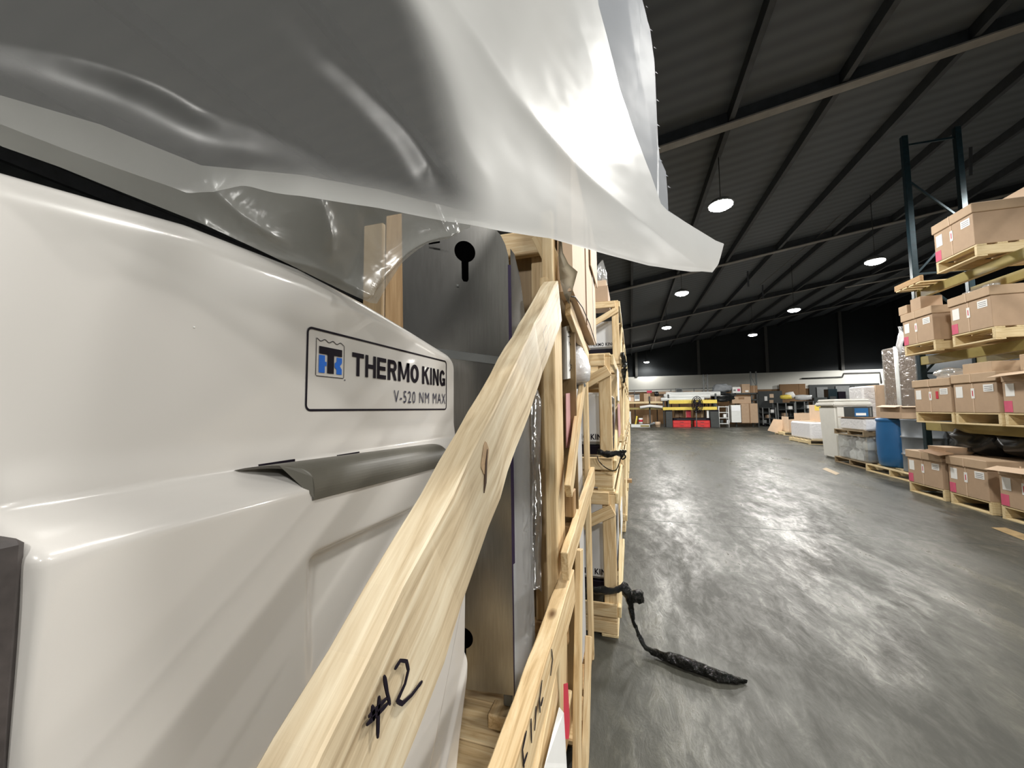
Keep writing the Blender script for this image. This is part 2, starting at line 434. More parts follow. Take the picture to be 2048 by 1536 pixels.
# ------------------------------------------------------------------ ceiling lamps
LAMP_LABELS = ['round white ceiling lamp nearest over the aisle, largest and brightest', 'second round ceiling lamp along the left row over the aisle',
  'third round ceiling lamp along the left row over the aisle', 'tiny farthest ceiling lamp low above the white wall band',
  'bright ceiling lamp of the right row, beside the tall rack post', 'second ceiling lamp of the right row', 'third and smallest ceiling lamp of the right row']
for i, (lx, ly) in enumerate(LAMPS):
    z = 4.75
    lab = LAMP_LABELS[i] if i < len(LAMP_LABELS) else None
    t = thing('ceiling_lamp', (lx, ly, z), lab or 'high-bay lamp over %s, outside the view' % ('the camera', 'the aisle behind the camera', 'the rack', 'the rack beside the camera', 'the rack behind the camera', 'the far right side', 'the left side behind the camera', 'the distant left side', 'the far end behind the rack, added to brighten the back wall', 'the far right corner, added to brighten the back wall')[i - 7], 'lamp', 'round high-bay lamps under the roof')
    lathe('lamp_housing', (lx, ly, z), [(0.15, 0.02), (0.21, 0.03), (0.15, 0.10), (0.05, 0.15), (0.01, 0.16)], 'grey_metal', t, 16)
    lathe('lamp_lens', (lx, ly, z), [(0.03, -0.05), (0.12, -0.04), (0.19, 0.0), (0.19, 0.018)], 'lamp_glow', t, 16)
    tube('lamp_rod', [(lx, ly, z + .15), (lx, ly, roof_z(lx) + .2)], 0.008, 'dark_metal', t, seg=5)
    ld = bpy.data.lights.new('lamp_light', 'SPOT'); ld.energy = LAMP_POWER * (0.9 if ly > 30 else (4.8 if ly > 15 else 3.1)); ld.color = LAMP_COLOR
    ld.spot_size = math.radians(168); ld.spot_blend = 0.2; ld.shadow_soft_size = 0.2
    lo = bpy.data.objects.new('lamp_light', ld); COL.objects.link(lo)
    lo.parent = t; lo.location = (0, 0, -0.26)

# ================================================================== NEAR CRATE AND THE WHITE UNIT
# moulded white cowl
def sstep(a, b_, x):
    t = max(0.0, min(1.0, (x - a) / (b_ - a))); return t * t * (3 - 2 * t)
def lerp_tab(tab, x):
    if x <= tab[0][0]: return tab[0][1]
    for (a, va), (b_, vb) in zip(tab, tab[1:]):
        if x <= b_:
            t = (x - a) / (b_ - a); t = t * t * (3 - 2 * t) if False else t
            return va + (vb - va) * t
    return tab[-1][1]
cowl = thing('refrigeration_unit', (-0.6, 0.5, 0.25), 'large glossy white refrigeration unit cowl in the nearest crate, printed with name and model', 'machine')
TOP = [(-0.30, 1.40), (0.0, 1.425), (0.153, 1.442), (0.293, 1.462), (0.44, 1.465), (0.584, 1.452), (0.75, 1.428), (0.90, 1.405), (1.0, 1.39)]
YR = [(0.25, 0.80), (0.40, 0.83), (0.50, 0.86), (0.56, 0.885), (0.61, 0.905), (0.80, 0.912), (1.00, 0.93), (1.14, 0.945), (1.5, 0.945)]
def cowl_x(Y, Z, yr, top):
    x = -0.450
    # large protruding lower body
    k = sstep(1.182, 1.148, Z) * sstep(0.150, 0.161, Y)
    x += 0.055 * k
    pass
    # ledge slopes gently
    x += 0.004 * sstep(1.22, 1.18, Z) * sstep(0.15, 0.17, Y)
    # finger recess in the lower body
    zl = 1.062
    rec = sstep(0.392, 0.418, Y) * sstep(0.70, 0.66, Y) * sstep(zl + 0.010, zl - 0.006, Z) * sstep(0.86, 1.05, Z)
    x -= 0.016 * rec
    # diagonal creases low on the right
    if Z < 1.0:
        q = Z - (0.55 + (Y - 0.70) * 1.6)
        x -= 0.012 * sstep(0.0, -0.03, q) * sstep(0.95, 0.8, Z)
        q2 = Z - (0.42 + (Y - 0.70) * 1.2)
        x += 0.008 * sstep(0.0, -0.02, q2)
    # round the top and the right hand edges
    d = top - Z; r = 0.035
    if d < r: x -= r - math.sqrt(max(0.0, r * r - (r - d) ** 2))
    d = yr - Y; r = 0.016
    if d < r: x -= r - math.sqrt(max(0.0, r * r - (r - d) ** 2))
    return x
bm = bmesh.new()
NU, NV = 280, 240
grid = []
for j in range(NV + 1):
    row = []
    v_ = j / NV
    for i in range(NU + 1):
        u_ = i / NU
        # denser near both ends
        u_ = 0.5 * (1 - math.cos(math.pi * u_)) * 0.35 + u_ * 0.65
        Zr = 0.28 + (1.44 - 0.28) * v_
        yr0 = lerp_tab(YR, Zr)
        Y = -0.30 + (yr0 + 0.30) * u_
        top = lerp_tab(TOP, Y)
        # rounded top right corner
        cr = 0.030
        if Y > yr0 - cr:
            dd = Y - (yr0 - cr); top -= cr - math.sqrt(max(0, cr * cr - dd * dd))
        vv = v_ ** 0.9
        vv = vv * 0.55 + math.sin(vv * math.pi / 2) * 0.45
        Z = 0.28 + (top - 0.28) * vv
        yr = lerp_tab(YR, Z)
        Y = -0.30 + (yr + 0.30) * u_
        row.append(bm.verts.new((cowl_x(Y, Z, yr, top), Y, Z)))
    grid.append(row)
# turn the top and right rims inwards
rim_t = [bm.verts.new(v.co + Vector((-0.10, 0.0, 0.004))) for v in grid[-1]]
for j in range(NV):
    for i in range(NU):
        if grid[j][i].co.y < 0.153 and grid[j][i].co.z < 1.168: continue
        bm.faces.new((grid[j][i], grid[j][i + 1], grid[j + 1][i + 1], grid[j + 1][i]))
for i in range(NU): bm.faces.new((grid[-1][i], grid[-1][i + 1], rim_t[i + 1], rim_t[i]))
rim_r = [bm.verts.new(grid[j][-1].co + Vector((-0.22, -0.01, 0))) for j in range(NV + 1)]
for j in range(NV): bm.faces.new((grid[j][-1], rim_r[j], rim_r[j + 1], grid[j + 1][-1]))
for f in bm.faces: f.normal_update()
bm_obj('cowl', bm, 'cowl_white', cowl, True)

box('housing', -1.05, -0.50, -0.29, 0.72, 0.25, 1.33, 'unit_white', cowl, bev=0.01)
box('side_shade_plate', -0.62, -0.397, 0.130, 0.1595, 0.28, 1.166, 'side_shade', cowl)  # dark plate puts the shade of the unit's end face into colour
# dark grey bumper strip over the ledge
bm = bmesh.new(); N = 26
prof = [(-0.449, 1.181), (-0.430, 1.185), (-0.412, 1.185), (-0.399, 1.179), (-0.391, 1.168), (-0.387, 1.152), (-0.388, 1.139)]
pf = [Vector(p) for p in prof]; prof = []
for i in range(len(pf) - 1):
    p0, p1, p2, p3 = pf[max(i - 1, 0)], pf[i], pf[i + 1], pf[min(i + 2, len(pf) - 1)]
    for k in range(4):
        t = k / 4; q = 0.5 * ((2 * p1) + (-p0 + p2) * t + (2 * p0 - 5 * p1 + 4 * p2 - p3) * t * t + (-p0 + 3 * p1 - 3 * p2 + p3) * t ** 3); prof.append((q.x, q.y))
prof.append(tuple(pf[-1]))
rows = []
for i in range(N + 1):
    t_ = i / N; pts = []
    for k, (px_, pz_) in enumerate(prof):
        ya = 0.338 + 0.062 * sstep(0, 16, k); yb = 0.755 + 0.020 * sstep(0, 16, k)
        y = ya + (yb - ya) * t_
        pts.append((px_, y, pz_ - 0.010 * (y - 0.34) / 0.43))
    rows.append([bm.verts.new(p) for p in pts] + [bm.verts.new((p[0] - 0.010, p[1], p[2] - 0.004)) for p in pts[::-1]])
n_ = len(rows[0])
for a, b_ in zip(rows, rows[1:]):
    for k in range(n_): bm.faces.new((a[k], a[(k + 1) % n_], b_[(k + 1) % n_], b_[k]))
bm.faces.new(rows[0][::-1]); bm.faces.new(rows[-1])
bmesh.ops.recalc_face_normals(bm, faces=bm.faces)
bm_obj('bumper_strip', bm, 'rubber_grey', cowl, False)
for y0, y1, z in ((0.370, 0.423, 1.182), (0.503, 0.555, 1.178), (0.635, 0.684, 1.174)):
    box('clip', -0.4495, -0.444, y0, y1, z - .001, z + .0025, 'black_ink', cowl, bev=0)
for (y, z) in ((0.292, 1.342),):
    lathe('rivet', (-0.4505, y, z), [(0.0012, -.001), (0.0012, .001)], 'paper', cowl, 8)

# printed badge on the cowl
XF = -0.4492
def strip_x(name, pts, w, mat, parent, closed=False, xf=XF):
    """flat ink line of width w through (Y, Z) points on the cowl face"""
    bm = bmesh.new(); P = [Vector((0, y, z)) for y, z in pts]; n = len(P)
    L, Rr = [], []
    for i in range(n):
        a = P[(i - 1) % n] if closed else P[max(i - 1, 0)]; c_ = P[(i + 1) % n] if closed else P[min(i + 1, n - 1)]
        d = (c_ - a).normalized(); nn = Vector((0, -d.z, d.y))
        ww = w[i] if isinstance(w, (list, tuple)) else w
        L.append(bm.verts.new(P[i] + nn * ww / 2 + Vector((xf, 0, 0)))); Rr.append(bm.verts.new(P[i] - nn * ww / 2 + Vector((xf, 0, 0))))
    m_ = n if closed else n - 1
    for i in range(m_):
        j = (i + 1) % n
        bm.faces.new((L[i], L[j], Rr[j], Rr[i]))
    for f in bm.faces:
        f.normal_update()
        if f.normal.x < 0: f.normal_flip()
    return bm_obj(name, bm, mat, parent)
def rrect(y0, y1, z0, z1, r, n=6):
    pts = []
    for cy, cz, a0 in ((y1 - r, z1 - r, 0), (y0 + r, z1 - r, 90), (y0 + r, z0 + r, 180), (y1 - r, z0 + r, 270)):
        for k in range(n + 1):
            a = math.radians(a0 + 90 * k / n); pts.append((cy + r * math.cos(a), cz + r * math.sin(a)))
    return pts
badge = strip_x('badge_frame', rrect(0.4445, 0.888, 1.2515, 1.3735, 0.008), 0.0034, 'black_ink', cowl, True)
def poly_x(name, polys, mat, parent, xf=XF + 0.0002):
    bm = bmesh.new()
    for pl in polys:
        f = bm.faces.new([bm.verts.new((xf, y, z)) for y, z in pl]); f.normal_update()
        if f.normal.x < 0: f.normal_flip()
    return bm_obj(name, bm, mat, parent)
# small shield: outline with wavy top, black T, blue K halves
wav = [(0.461 + 0.059 * k / 32, 1.3585 + 0.0018 * math.cos(k / 32 * 2 * math.pi * 3.5)) for k in range(33)]
sh = [(0.461, 1.3585)] + [(0.461, 1.3045), (0.4625, 1.3030), (0.5185, 1.3030), (0.520, 1.3045), (0.520, 1.3585)]
strip_x('logo_outline', wav[::-1] + sh[1:-1], 0.0011, 'black_ink', cowl, True)
yt0, yt1 = 0.4665, 0.5150
poly_x('logo_letter', [[(yt0, 1.3490), (yt0, 1.3375), (yt1, 1.3375), (yt1, 1.3490)], [(0.4835, 1.3375), (0.4835, 1.3085), (0.4975, 1.3085), (0.4975, 1.3375)]], 'black_ink', cowl)
poly_x('logo_letter', [[(0.4665, 1.3355), (0.4665, 1.3085), (0.4785, 1.3085), (0.4785, 1.3195), (0.4820, 1.3195), (0.4820, 1.3260), (0.4785, 1.3260), (0.4785, 1.3355)],
    [(0.5030, 1.3355), (0.5030, 1.3290), (0.4990, 1.3255), (0.4990, 1.3195), (0.5030, 1.3165), (0.5030, 1.3085), (0.5150, 1.3085), (0.5150, 1.3170), (0.5105, 1.3222), (0.5150, 1.3275), (0.5150, 1.3355)]], 'ink_blue', cowl)['label'] = 'blue letter K halves'
poly_x('registered_mark', [[(0.5225 + 0.0013 * math.cos(a), 1.3005 + 0.0013 * math.sin(a)) for a in [k * math.pi / 5 for k in range(10)]]], 'ink_grey', cowl)
SW, SH = 0.27, 0.19      # stroke thickness of uprights and bars, in letter units
def arc(cx, cy, rx, ry, a0, a1, n=14): return [(cx + rx * math.cos(math.radians(a0 + (a1 - a0) * k / n)), cy + ry * math.sin(math.radians(a0 + (a1 - a0) * k / n))) for k in range(n + 1)]
def ring(cx, cy, rx, ry, tx, ty, a0, a1, n=16):
    o_ = arc(cx, cy, rx, ry, a0, a1, n); i_ = arc(cx, cy, rx - tx, ry - ty, a0, a1, n)
    return [[o_[k], o_[k + 1], i_[k + 1], i_[k]] for k in range(n)]
def rc(x0, y0, x1, y1): return [(x0, y0), (x1, y0), (x1, y1), (x0, y1)]
GLYPH = {
 'T': [rc(0, 1 - SH, 1, 1), rc(.5 - SW / 2, 0, .5 + SW / 2, 1 - SH)],
 'H': [rc(0, 0, SW, 1), rc(1 - SW, 0, 1, 1), rc(SW, .5 - SH / 2, 1 - SW, .5 + SH / 2)],
 'E': [rc(0, 0, SW + .03, 1), rc(SW, 0, 1, SH), rc(SW, 1 - SH, 1, 1), rc(SW, .5 - SH / 2, .93, .5 + SH / 2)],
 'R': [rc(0, 0, SW + .03, 1), rc(SW, 1 - SH, .60, 1), rc(SW, .42, .60, .42 + SH * .9)] + ring(.60, .71, .40, .29, .30, .29 - .12, -90, 90) + [[(.44, .42), (.72, 0), (1.02, 0), (.76, .46)]],
 'M': [rc(0, 0, .22, 1), rc(.78, 0, 1, 1), [(.0, 1), (.24, 1), (.56, .12), (.44, .12)], [(.76, 1), (1, 1), (.56, .12), (.44, .12)]],
 'O': ring(.5, .5, .5, .5, .30, .20, 0, 360, 28),
 'K': [rc(0, 0, .30, 1), [(.28, .40), (.28, .66), (.70, 1), (1.0, 1)], [(.40, .52), (.56, .70), (1.02, 0), (.70, 0)]],
 'I': [rc(0, 0, 1, 1)],
 'N': [rc(0, 0, .28, 1), rc(.72, 0, 1, 1), [(.0, 1), (.28, 1), (1.0, 0), (.72, 0)]],
 'G': ring(.5, .5, .5, .5, .32, .20, 35, 325, 24) + [rc(.52, .34, 1.0, .50), rc(.74, .04, 1.0, .42)],
}
YS = [(-0.450, 0.539, 1.319)[1], (-0.450, 0.569, 1.322)[1], (-0.450, 0.573, 1.322)[1], (-0.450, 0.603, 1.325)[1], (-0.450, 0.606, 1.325)[1], (-0.450, 0.634, 1.328)[1], (-0.450, 0.639, 1.328)[1], (-0.450, 0.669, 1.331)[1], (-0.450, 0.674, 1.332)[1], (-0.450, 0.716, 1.336)[1],
 (-0.450, 0.720, 1.336)[1], (-0.450, 0.754, 1.339)[1], (-0.450, 0.768, 1.341)[1], (-0.450, 0.801, 1.344)[1], (-0.450, 0.805, 1.344)[1], (-0.450, 0.813, 1.345)[1], (-0.450, 0.818, 1.345)[1], (-0.450, 0.847, 1.348)[1], (-0.450, 0.851, 1.348)[1], (-0.450, 0.881, 1.351)[1]]
for k, ch in enumerate('THERMOKING'):
    ya, yb = YS[2 * k], YS[2 * k + 1]
    poly_x('brand_letter', [[(ya + (yb - ya) * px_, 1.3095 + 0.0400 * pz_) for px_, pz_ in pl] for pl in GLYPH[ch]], 'black_ink', cowl)
text_on('model_lettering', 'V-520 NM MAX', (XF, 0.660, 1.2655), (0, 1, 0), (0, 0, 1), 0.2220, 0.0250, 'ink_grey', cowl, bold=0.0, space=1.22)

# stainless keyhole panel standing behind the cowl
panel = thing('steel_panel', (-0.5, 1.22, 0.30), 'tall stainless steel panel with keyhole slots standing behind the white cowl', 'panel')
BR = Vector((-0.387, 1.255, 0.320)); SD = Vector((-0.946, -0.298, 0.141)); TD = Vector((0.0142, -0.0595, 1.0))
def pp(s, t, off=0.0): return BR + SD * s + TD * t + PN * off
PN = SD.cross(TD).normalized()
if PN.y > 0: PN = -PN
out = [(0, 0), (0, 1.40)] + [(0.085 - 0.085 * math.cos(a), 1.40 + 0.13 * math.sin(a)) for a in [math.radians(15 * k) for k in range(1, 7)]] + [(0.352, 1.53), (0.352, 0)]
prism('sheet', [pp(s, t) for s, t in out], -PN * 0.02, 'stainless', panel)
def keyhole(s, t):
    pts = [(s + 0.034 * math.cos(a), t + 0.034 * math.sin(a)) for a in [math.radians(-72 + 324 * k / 28 + 0) for k in range(29)]]
    pts = [(s + 0.0345 * math.cos(math.radians(-70 + 320 * k / 28)), t + 0.0345 * math.sin(math.radians(-70 + 320 * k / 28))) for k in range(29)]
    sl = [(s - 0.011, t - 0.09), (s - 0.006, t - 0.098), (s + 0.006, t - 0.098), (s + 0.011, t - 0.09)]
    prism('keyhole', [pp(a, b_, 0.0004) for a, b_ in pts + sl], PN * 0.0004, 'hole_black', panel)
keyhole(0.145, 1.425); keyhole(0.170, 0.165)
prism('seam_strip', [pp(0, 1.070, .001), pp(0.35, 1.070, .001), pp(0.35, 1.096, .001), pp(0, 1.096, .001)], PN * 0.0015, 'grey_metal', panel)
box('slot', *(-0.61, -0.57, 1.08, 1.08, 1.784, 1.790), 'hole_black', panel, bev=0)
prism('edge_film', [pp(-0.006, 0.0, .002), pp(0.004, 0.0, .002), pp(0.004, 1.40, .002), pp(-0.006, 1.40, .002)], -PN * 0.024, 'purple_edge', panel)
# bright rivet
lathe('rivet', pp(0.170, 1.310, 0.0), [(0.004, -.004), (0.004, .004)], 'grey_metal', panel, 10)
box('foot', -0.43, -0.40, 1.262, 1.275, 0.274, 0.325, 'grey_metal', panel)

foam = thing('foam_wrap', (-0.36, 1.32, 0.30), 'white translucent foam sheeting folded along the edge of the steel panel', 'foam sheet')
def wavy_sheet(name, cols, mat, parent, nz=40, amp=0.003, seed=0, thick=0.002):
    """vertical sheet through plan points cols [(x, y)], from z0 to z1 given per column"""
    bm = bmesh.new(); rows = []
    for (x, y, z0, z1) in cols:
        r_ = []
        for k in range(nz + 1):
            z = z0 + (z1 - z0) * k / nz
            d = noise.noise(Vector((x * 9 + seed, y * 9, z * 3))) * amp
            r_.append(bm.verts.new((x + d, y + d, z)))
        rows.append(r_)
    for a, b_ in zip(rows, rows[1:]):
        for k in range(nz): bm.faces.new((a[k], a[k + 1], b_[k + 1], b_[k]))
    bmesh.ops.solidify(bm, geom=list(bm.faces), thickness=thick)
    return bm_obj(name, bm, mat, parent, True)
wavy_sheet('sheet', [(-0.380, 1.228, 0.32, 1.80), (-0.366, 1.232, 0.31, 1.78), (-0.350, 1.242, 0.34, 1.70), (-0.336, 1.256, 0.38, 1.56), (-0.330, 1.30, 0.42, 1.50)], 'foam_white', foam)
wavy_sheet('bubble_sheet', [(-0.345, 1.34, 0.62, 1.30), (-0.325, 1.36, 0.62, 1.32), (-0.318, 1.38, 0.60, 1.28)], 'wrap_clear', foam, amp=0.008, seed=3)['label'] = 'bubble wrap with sealed ragged edge'

# crate A : timber round the unit
crA = thing('shipping_crate', (-0.5, 0.7, 0.0), 'nearest pine shipping crate with the handwritten #12 diagonal brace', 'crate', 'pine shipping crates along the aisle')
br = boardX('brace', (-0.03, 0.802), (1.10, 1.565), 0.122, -0.19, 0.040, 'pine_brace', crA, rough=0.006)
prism('knot', [Vector((-0.1892, 0.487 + 0.013 * math.cos(a) + .006 * math.sin(a), 1.185 + 0.020 * math.sin(a) + .004 * math.cos(3 * a))) for a in [k * math.pi / 8 for k in range(16)]], (0.0006, 0, 0), 'knot_brown', crA)
prism('split_crack', [Vector((-0.1890, y, z)) for y, z in ((0.486, 1.178), (0.494, 1.196), (0.489, 1.152), (0.481, 1.140))], (0.0014, 0, 0), 'knot_dark', crA)
strip_x('ink_stamp', [(0.86, 1.425), (0.90, 1.452), (0.925, 1.418), (0.885, 1.388)], 0.0018, 'ink_grey', crA, True, xf=-0.1885)
br['label'] = 'wide diagonal brace with marker number 12'
rl = boardX('rail', (0.30, 0.628), (1.28, 0.682), 0.102, -0.19, 0.040, 'pine', crA, rough=0.004)
rl['label'] = 'lower rail with marker writing'
# lower boards under the rail
boardX('rail', (0.60, 0.44), (1.02, 0.545), 0.075, -0.20, 0.022, 'pine', crA, rough=0.003)
# floor planks of the crate and joists
for k in range(6):
    y0 = 0.55 + k * 0.155
    box('floor_plank', -0.80, -0.235, y0, y0 + 0.145, 0.20 + 0.004 * (k % 2), 0.222 + 0.004 * (k % 2), 'pine', crA, bev=0.003)
for x0 in (-0.78, -0.50, -0.30):
    box('joist', x0, x0 + 0.06, 0.20, 1.50, 0.10, 0.20, 'pine_brown', crA)
for k in range(4):
    y0 = 0.3 + k * 0.37
    box('bottom_board', -0.80, -0.20, y0, y0 + 0.10, 0.08, 0.10, 'pine', crA)
box('joist', -0.47, -0.40, 1.22, 1.29, 0.226, 0.272, 'pine', crA)
# end frame of the crate (far side)
box('post', -0.266, -0.228, 1.205, 1.345, 0.22, 1.90, 'pine', crA)
box('post', -0.36, -0.310, 1.44, 1.47, 0.22, 1.86, 'pine', crA)
box('end_panel', -0.52, -0.365, 1.47, 1.485, 0.22, 1.90, 'plywood_dark', crA, bev=0.001)
box('end_panel', -0.368, -0.20, 1.485, 1.50, 0.22, 1.88, 'plywood_dark', crA, bev=0.001)
box('end_rail', -0.62, -0.28, 1.40, 1.44, 1.845, 1.94, 'pine', crA)
box('end_rail', -0.78, -0.28, 1.40, 1.44, 0.23, 0.31, 'pine_brown', crA)
box('end_rail', -0.78, -0.24, 1.43, 1.46, 0.40, 0.47, 'pine_brown', crA)
board('end_brace', (-0.280, 1.237, 1.837), (-0.201, 1.273, 1.664), 0.055, 0.03, (1, 0, 0.3), 'pine', crA)
# planks left of the steel panel
box('plank', -0.86, -0.775, 1.20, 1.225, 0.22, 1.98, 'pine_brown', crA)
box('plank', -0.99, -0.90, 1.24, 1.26, 0.22, 1.98, 'plywood_dark', crA)
box('slat', -0.262, -0.235, 1.15, 1.18, 1.50, 1.66, 'pine', crA)
# marker writing
def ink(name, strokes, w, parent, xf=-0.1872):
    bm = bmesh.new()
    for st in strokes:
        P = [Vector((xf, y, z)) for y, z in st]
        # densify with slight wobble, tapering
        Q = []
        for a, b_ in zip(P, P[1:]):
            for k in range(5): Q.append(a.lerp(b_, k / 5))
        Q.append(P[-1]); n = len(Q); L = []; Rr = []
        for i in range(n):
            d = (Q[min(i + 1, n - 1)] - Q[max(i - 1, 0)]).normalized(); nn = Vector((0, -d.z, d.y))
            ww = w * (0.65 + 0.5 * abs(noise.noise(Q[i] * 60))) * (0.5 if i in (0, n - 1) else 1)
            L.append(bm.verts.new(Q[i] + nn * ww)); Rr.append(bm.verts.new(Q[i] - nn * ww))
        for i in range(n - 1):
            f = bm.faces.new((L[i], L[i + 1], Rr[i + 1], Rr[i])); f.normal_update()
            if f.normal.x < 0: f.normal_flip()
    bmesh.ops.solidify(bm, geom=list(bm.faces), thickness=0.0012)
    return bm_obj(name, bm, 'black_ink', parent)
def yz(*pts): return [(p[1], p[2]) for p in pts]
for st_ in ([yz((-0.187, 0.261, 1.035), (-0.187, 0.260, 1.022), (-0.187, 0.260, 1.006)), yz((-0.187, 0.253, 1.034), (-0.187, 0.255, 1.022)), yz((-0.187, 0.247, 1.025), (-0.187, 0.273, 1.022)), yz((-0.187, 0.249, 1.029), (-0.187, 0.271, 1.027)),
   yz((-0.187, 0.267, 1.046), (-0.187, 0.271, 1.031), (-0.187, 0.275, 1.019)),
   yz((-0.187, 0.281, 1.042), (-0.187, 0.289, 1.044), (-0.187, 0.298, 1.038), (-0.187, 0.301, 1.029), (-0.187, 0.296, 1.021), (-0.187, 0.285, 1.015), (-0.187, 0.292, 1.008), (-0.187, 0.307, 1.005), (-0.187, 0.324, 1.005))]):
    ink('marker_stroke', [st_], 0.0019, crA)
for st_ in ([yz((-0.187, 0.894, 0.706), (-0.187, 0.904, 0.677), (-0.187, 0.879, 0.658)),
   yz((-0.187, 0.796, 0.702), (-0.187, 0.772, 0.680), (-0.187, 0.775, 0.655)), yz((-0.187, 0.803, 0.664), (-0.187, 0.784, 0.661)),
   yz((-0.187, 0.743, 0.689), (-0.187, 0.738, 0.668), (-0.187, 0.730, 0.655)), yz((-0.187, 0.705, 0.694), (-0.187, 0.707, 0.652)),
   yz((-0.187, 0.674, 0.697), (-0.187, 0.648, 0.687), (-0.187, 0.656, 0.653)), yz((-0.187, 0.679, 0.658), (-0.187, 0.653, 0.660))]):
    ink('marker_stroke', [st_], 0.0028, crA)
# papers stapled low on the crate
lb = thing('shipping_paper', (-0.18, 0.95, 0.45), 'crumpled white document with a red stripe stapled low on the nearest crate', 'paper')
prism('sheet', [Vector(p) for p in ((-0.186, 0.961, 0.534), (-0.180, 0.986, 0.505), (-0.176, 0.992, 0.373), (-0.186, 0.794, 0.537), (-0.190, 0.900, 0.522))], (0.001, 0, 0), 'paper', lb)
prism('red_stripe', [Vector(p) for p in ((-0.186, 1.026, 0.545), (-0.186, 1.087, 0.508), (-0.183, 1.09, 0.411), (-0.180, 1.051, 0.393), (-0.182, 0.991, 0.440))], (0.001, 0, 0), 'red_print', lb)

# ------------------------------------------------------------------ crate B stack, just behind
crB = thing('shipping_crate', (-0.5, 1.8, 0.0), 'tall narrow pine crate with zigzag boards behind the #12 crate', 'crate', 'pine shipping crates along the aisle')
ZB = -0.19
boardX('brace', (1.32, 1.60), (1.90, 1.50), 0.052, ZB, 0.02, 'pine', crB, rough=0.002)
boardX('brace', (1.84, 1.48), (1.25, 0.985), 0.060, ZB, 0.02, 'pine', crB, rough=0.002)
z3 = boardX('brace', (2.06, 0.905), (1.16, 0.785), 0.085, ZB, 0.022, 'pine', crB, rough=0.004); z3['label'] = 'board with faint pencil writing'
boardX('slat', (1.44, 0.74), (1.26, 0.02), 0.075, ZB + 0.005, 0.02, 'pine', crB, rough=0.002)
boardX('slat', (1.62, 0.34), (1.42, -0.0), 0.075, ZB + 0.012, 0.02, 'pine', crB, rough=0.002)
box('post', -0.275, -0.215, 1.52, 1.56, 0.0, 1.62, 'pine_brown', crB)
box('post', -0.24, -0.212, 2.02, 2.06, 0.0, 1.56, 'pine', crB)
box('block', -0.245, -0.205, 1.40, 1.46, 0.86, 0.955, 'pine_brown', crB); box('block', -0.245, -0.205, 1.40, 1.46, 0.74, 0.83, 'pine_brown', crB)
box('end_rail', -0.8, -0.215, 2.06, 2.09, 1.46, 1.56, 'pine', crB)
box('end_panel', -0.8, -0.30, 1.60, 1.62, 0.0, 1.55, 'plywood_dark', crB)
for k in range(3): box('floor_plank', -0.8, -0.22, 1.50 + k * .2, 1.66 + k * .2, 0.0, 0.08, 'pine_brown', crB)
box('top_board', -0.8, -0.20, 1.50, 2.08, 1.56, 1.575, 'pine_brown', crB)
pk = thing('foam_sheet', (-0.22, 1.5, 1.10), 'faded pink foam sheet upright inside the zigzag crate', 'foam sheet')
prism('sheet', [Vector(p) for p in ((-0.225, 1.398, 1.305), (-0.222, 1.57, 1.315), (-0.217, 1.619, 1.093), (-0.225, 1.385, 1.109))], (-0.004, 0.004, 0), 'pink_foam', pk)
rp = thing('plastic_roll', (-0.22, 1.7, 1.40), 'clear bagged roll with a white end cap poking from the zigzag crate', 'roll')
tube('bag', [(-0.223, 1.653, 1.524), (-0.214, 1.639, 1.461), (-0.205, 1.625, 1.408), (-0.192, 1.611, 1.364)], [0.02, 0.045, 0.05, 0.035], 'wrap_white', rp, 16)
tube('end_cap', [(-0.198, 1.606, 1.406), (-0.173, 1.594, 1.387)], 0.014, 'paper', rp, 14)
tube('roll_core', [(-0.229, 1.679, 1.429), (-0.212, 1.669, 1.341)], 0.030, 'grey_cloth', rp, 14)
st = thing('marked_strip', (-0.22, 1.45, 1.36), 'narrow pale timber strip with pencilled marks beside the clear bagged roll', 'timber')
prism('strip', [Vector(p) for p in ((-0.222, 1.421, 1.559), (-0.220, 1.538, 1.587), (-0.218, 1.565, 1.376), (-0.222, 1.42, 1.36))], (-0.02, 0.02, 0), 'paper', st)
for a in (662, 674, 686, 720, 732):
    pass
ink('pencil_mark', [yz((-0.218, 1.441, 1.54), (-0.218, 1.493, 1.55)), yz((-0.218, 1.439, 1.524), (-0.218, 1.504, 1.534)), yz((-0.218, 1.449, 1.503), (-0.218, 1.486, 1.497)), yz((-0.218, 1.465, 1.44), (-0.218, 1.45, 1.419), (-0.218, 1.501, 1.417), (-0.218, 1.447, 1.392))], 0.002, st, xf=-0.2165)
gb = thing('inner_box', (-0.5, 1.75, 0.1), 'grey wrapped load inside the zigzag crate', 'box')
box('body', -0.80, -0.245, 1.63, 2.0, 0.09, 1.40, 'unit_white', gb)

# big brown carton lying on crate B
ct = thing('carton', (-0.4, 1.7, 1.58), 'tall flat tan carton on edge on top of the zigzag crate', 'box')
prism('body', [Vector(p) for p in ((-0.17, 1.24, 1.635), (-0.17, 2.02, 1.578), (-0.17, 2.12, 1.60), (-0.17, 2.12, 2.12), (-0.17, 1.24, 2.15))], (-0.05, 0, 0), 'cardboard_pale', ct)
for yy in (1.62, 1.95):
    box('strap', -0.169, -0.166, yy, yy + 0.008, 1.60, 2.12, 'paper' if yy > 1.9 else 'cardboard_dark', ct, bev=0)
box('flap', -0.165, -0.160, 1.80, 2.16, 1.92, 2.14, 'cardboard_pale', ct, bev=0.001)
tube('tie_wire', [(-0.165, 1.166, 1.594), (-0.163, 1.232, 1.611), (-0.163, 1.437, 1.628), (-0.165, 1.732, 1.623), (-0.165, 2.03, 1.58)], 0.0022, 'dark_metal', ct, 6)
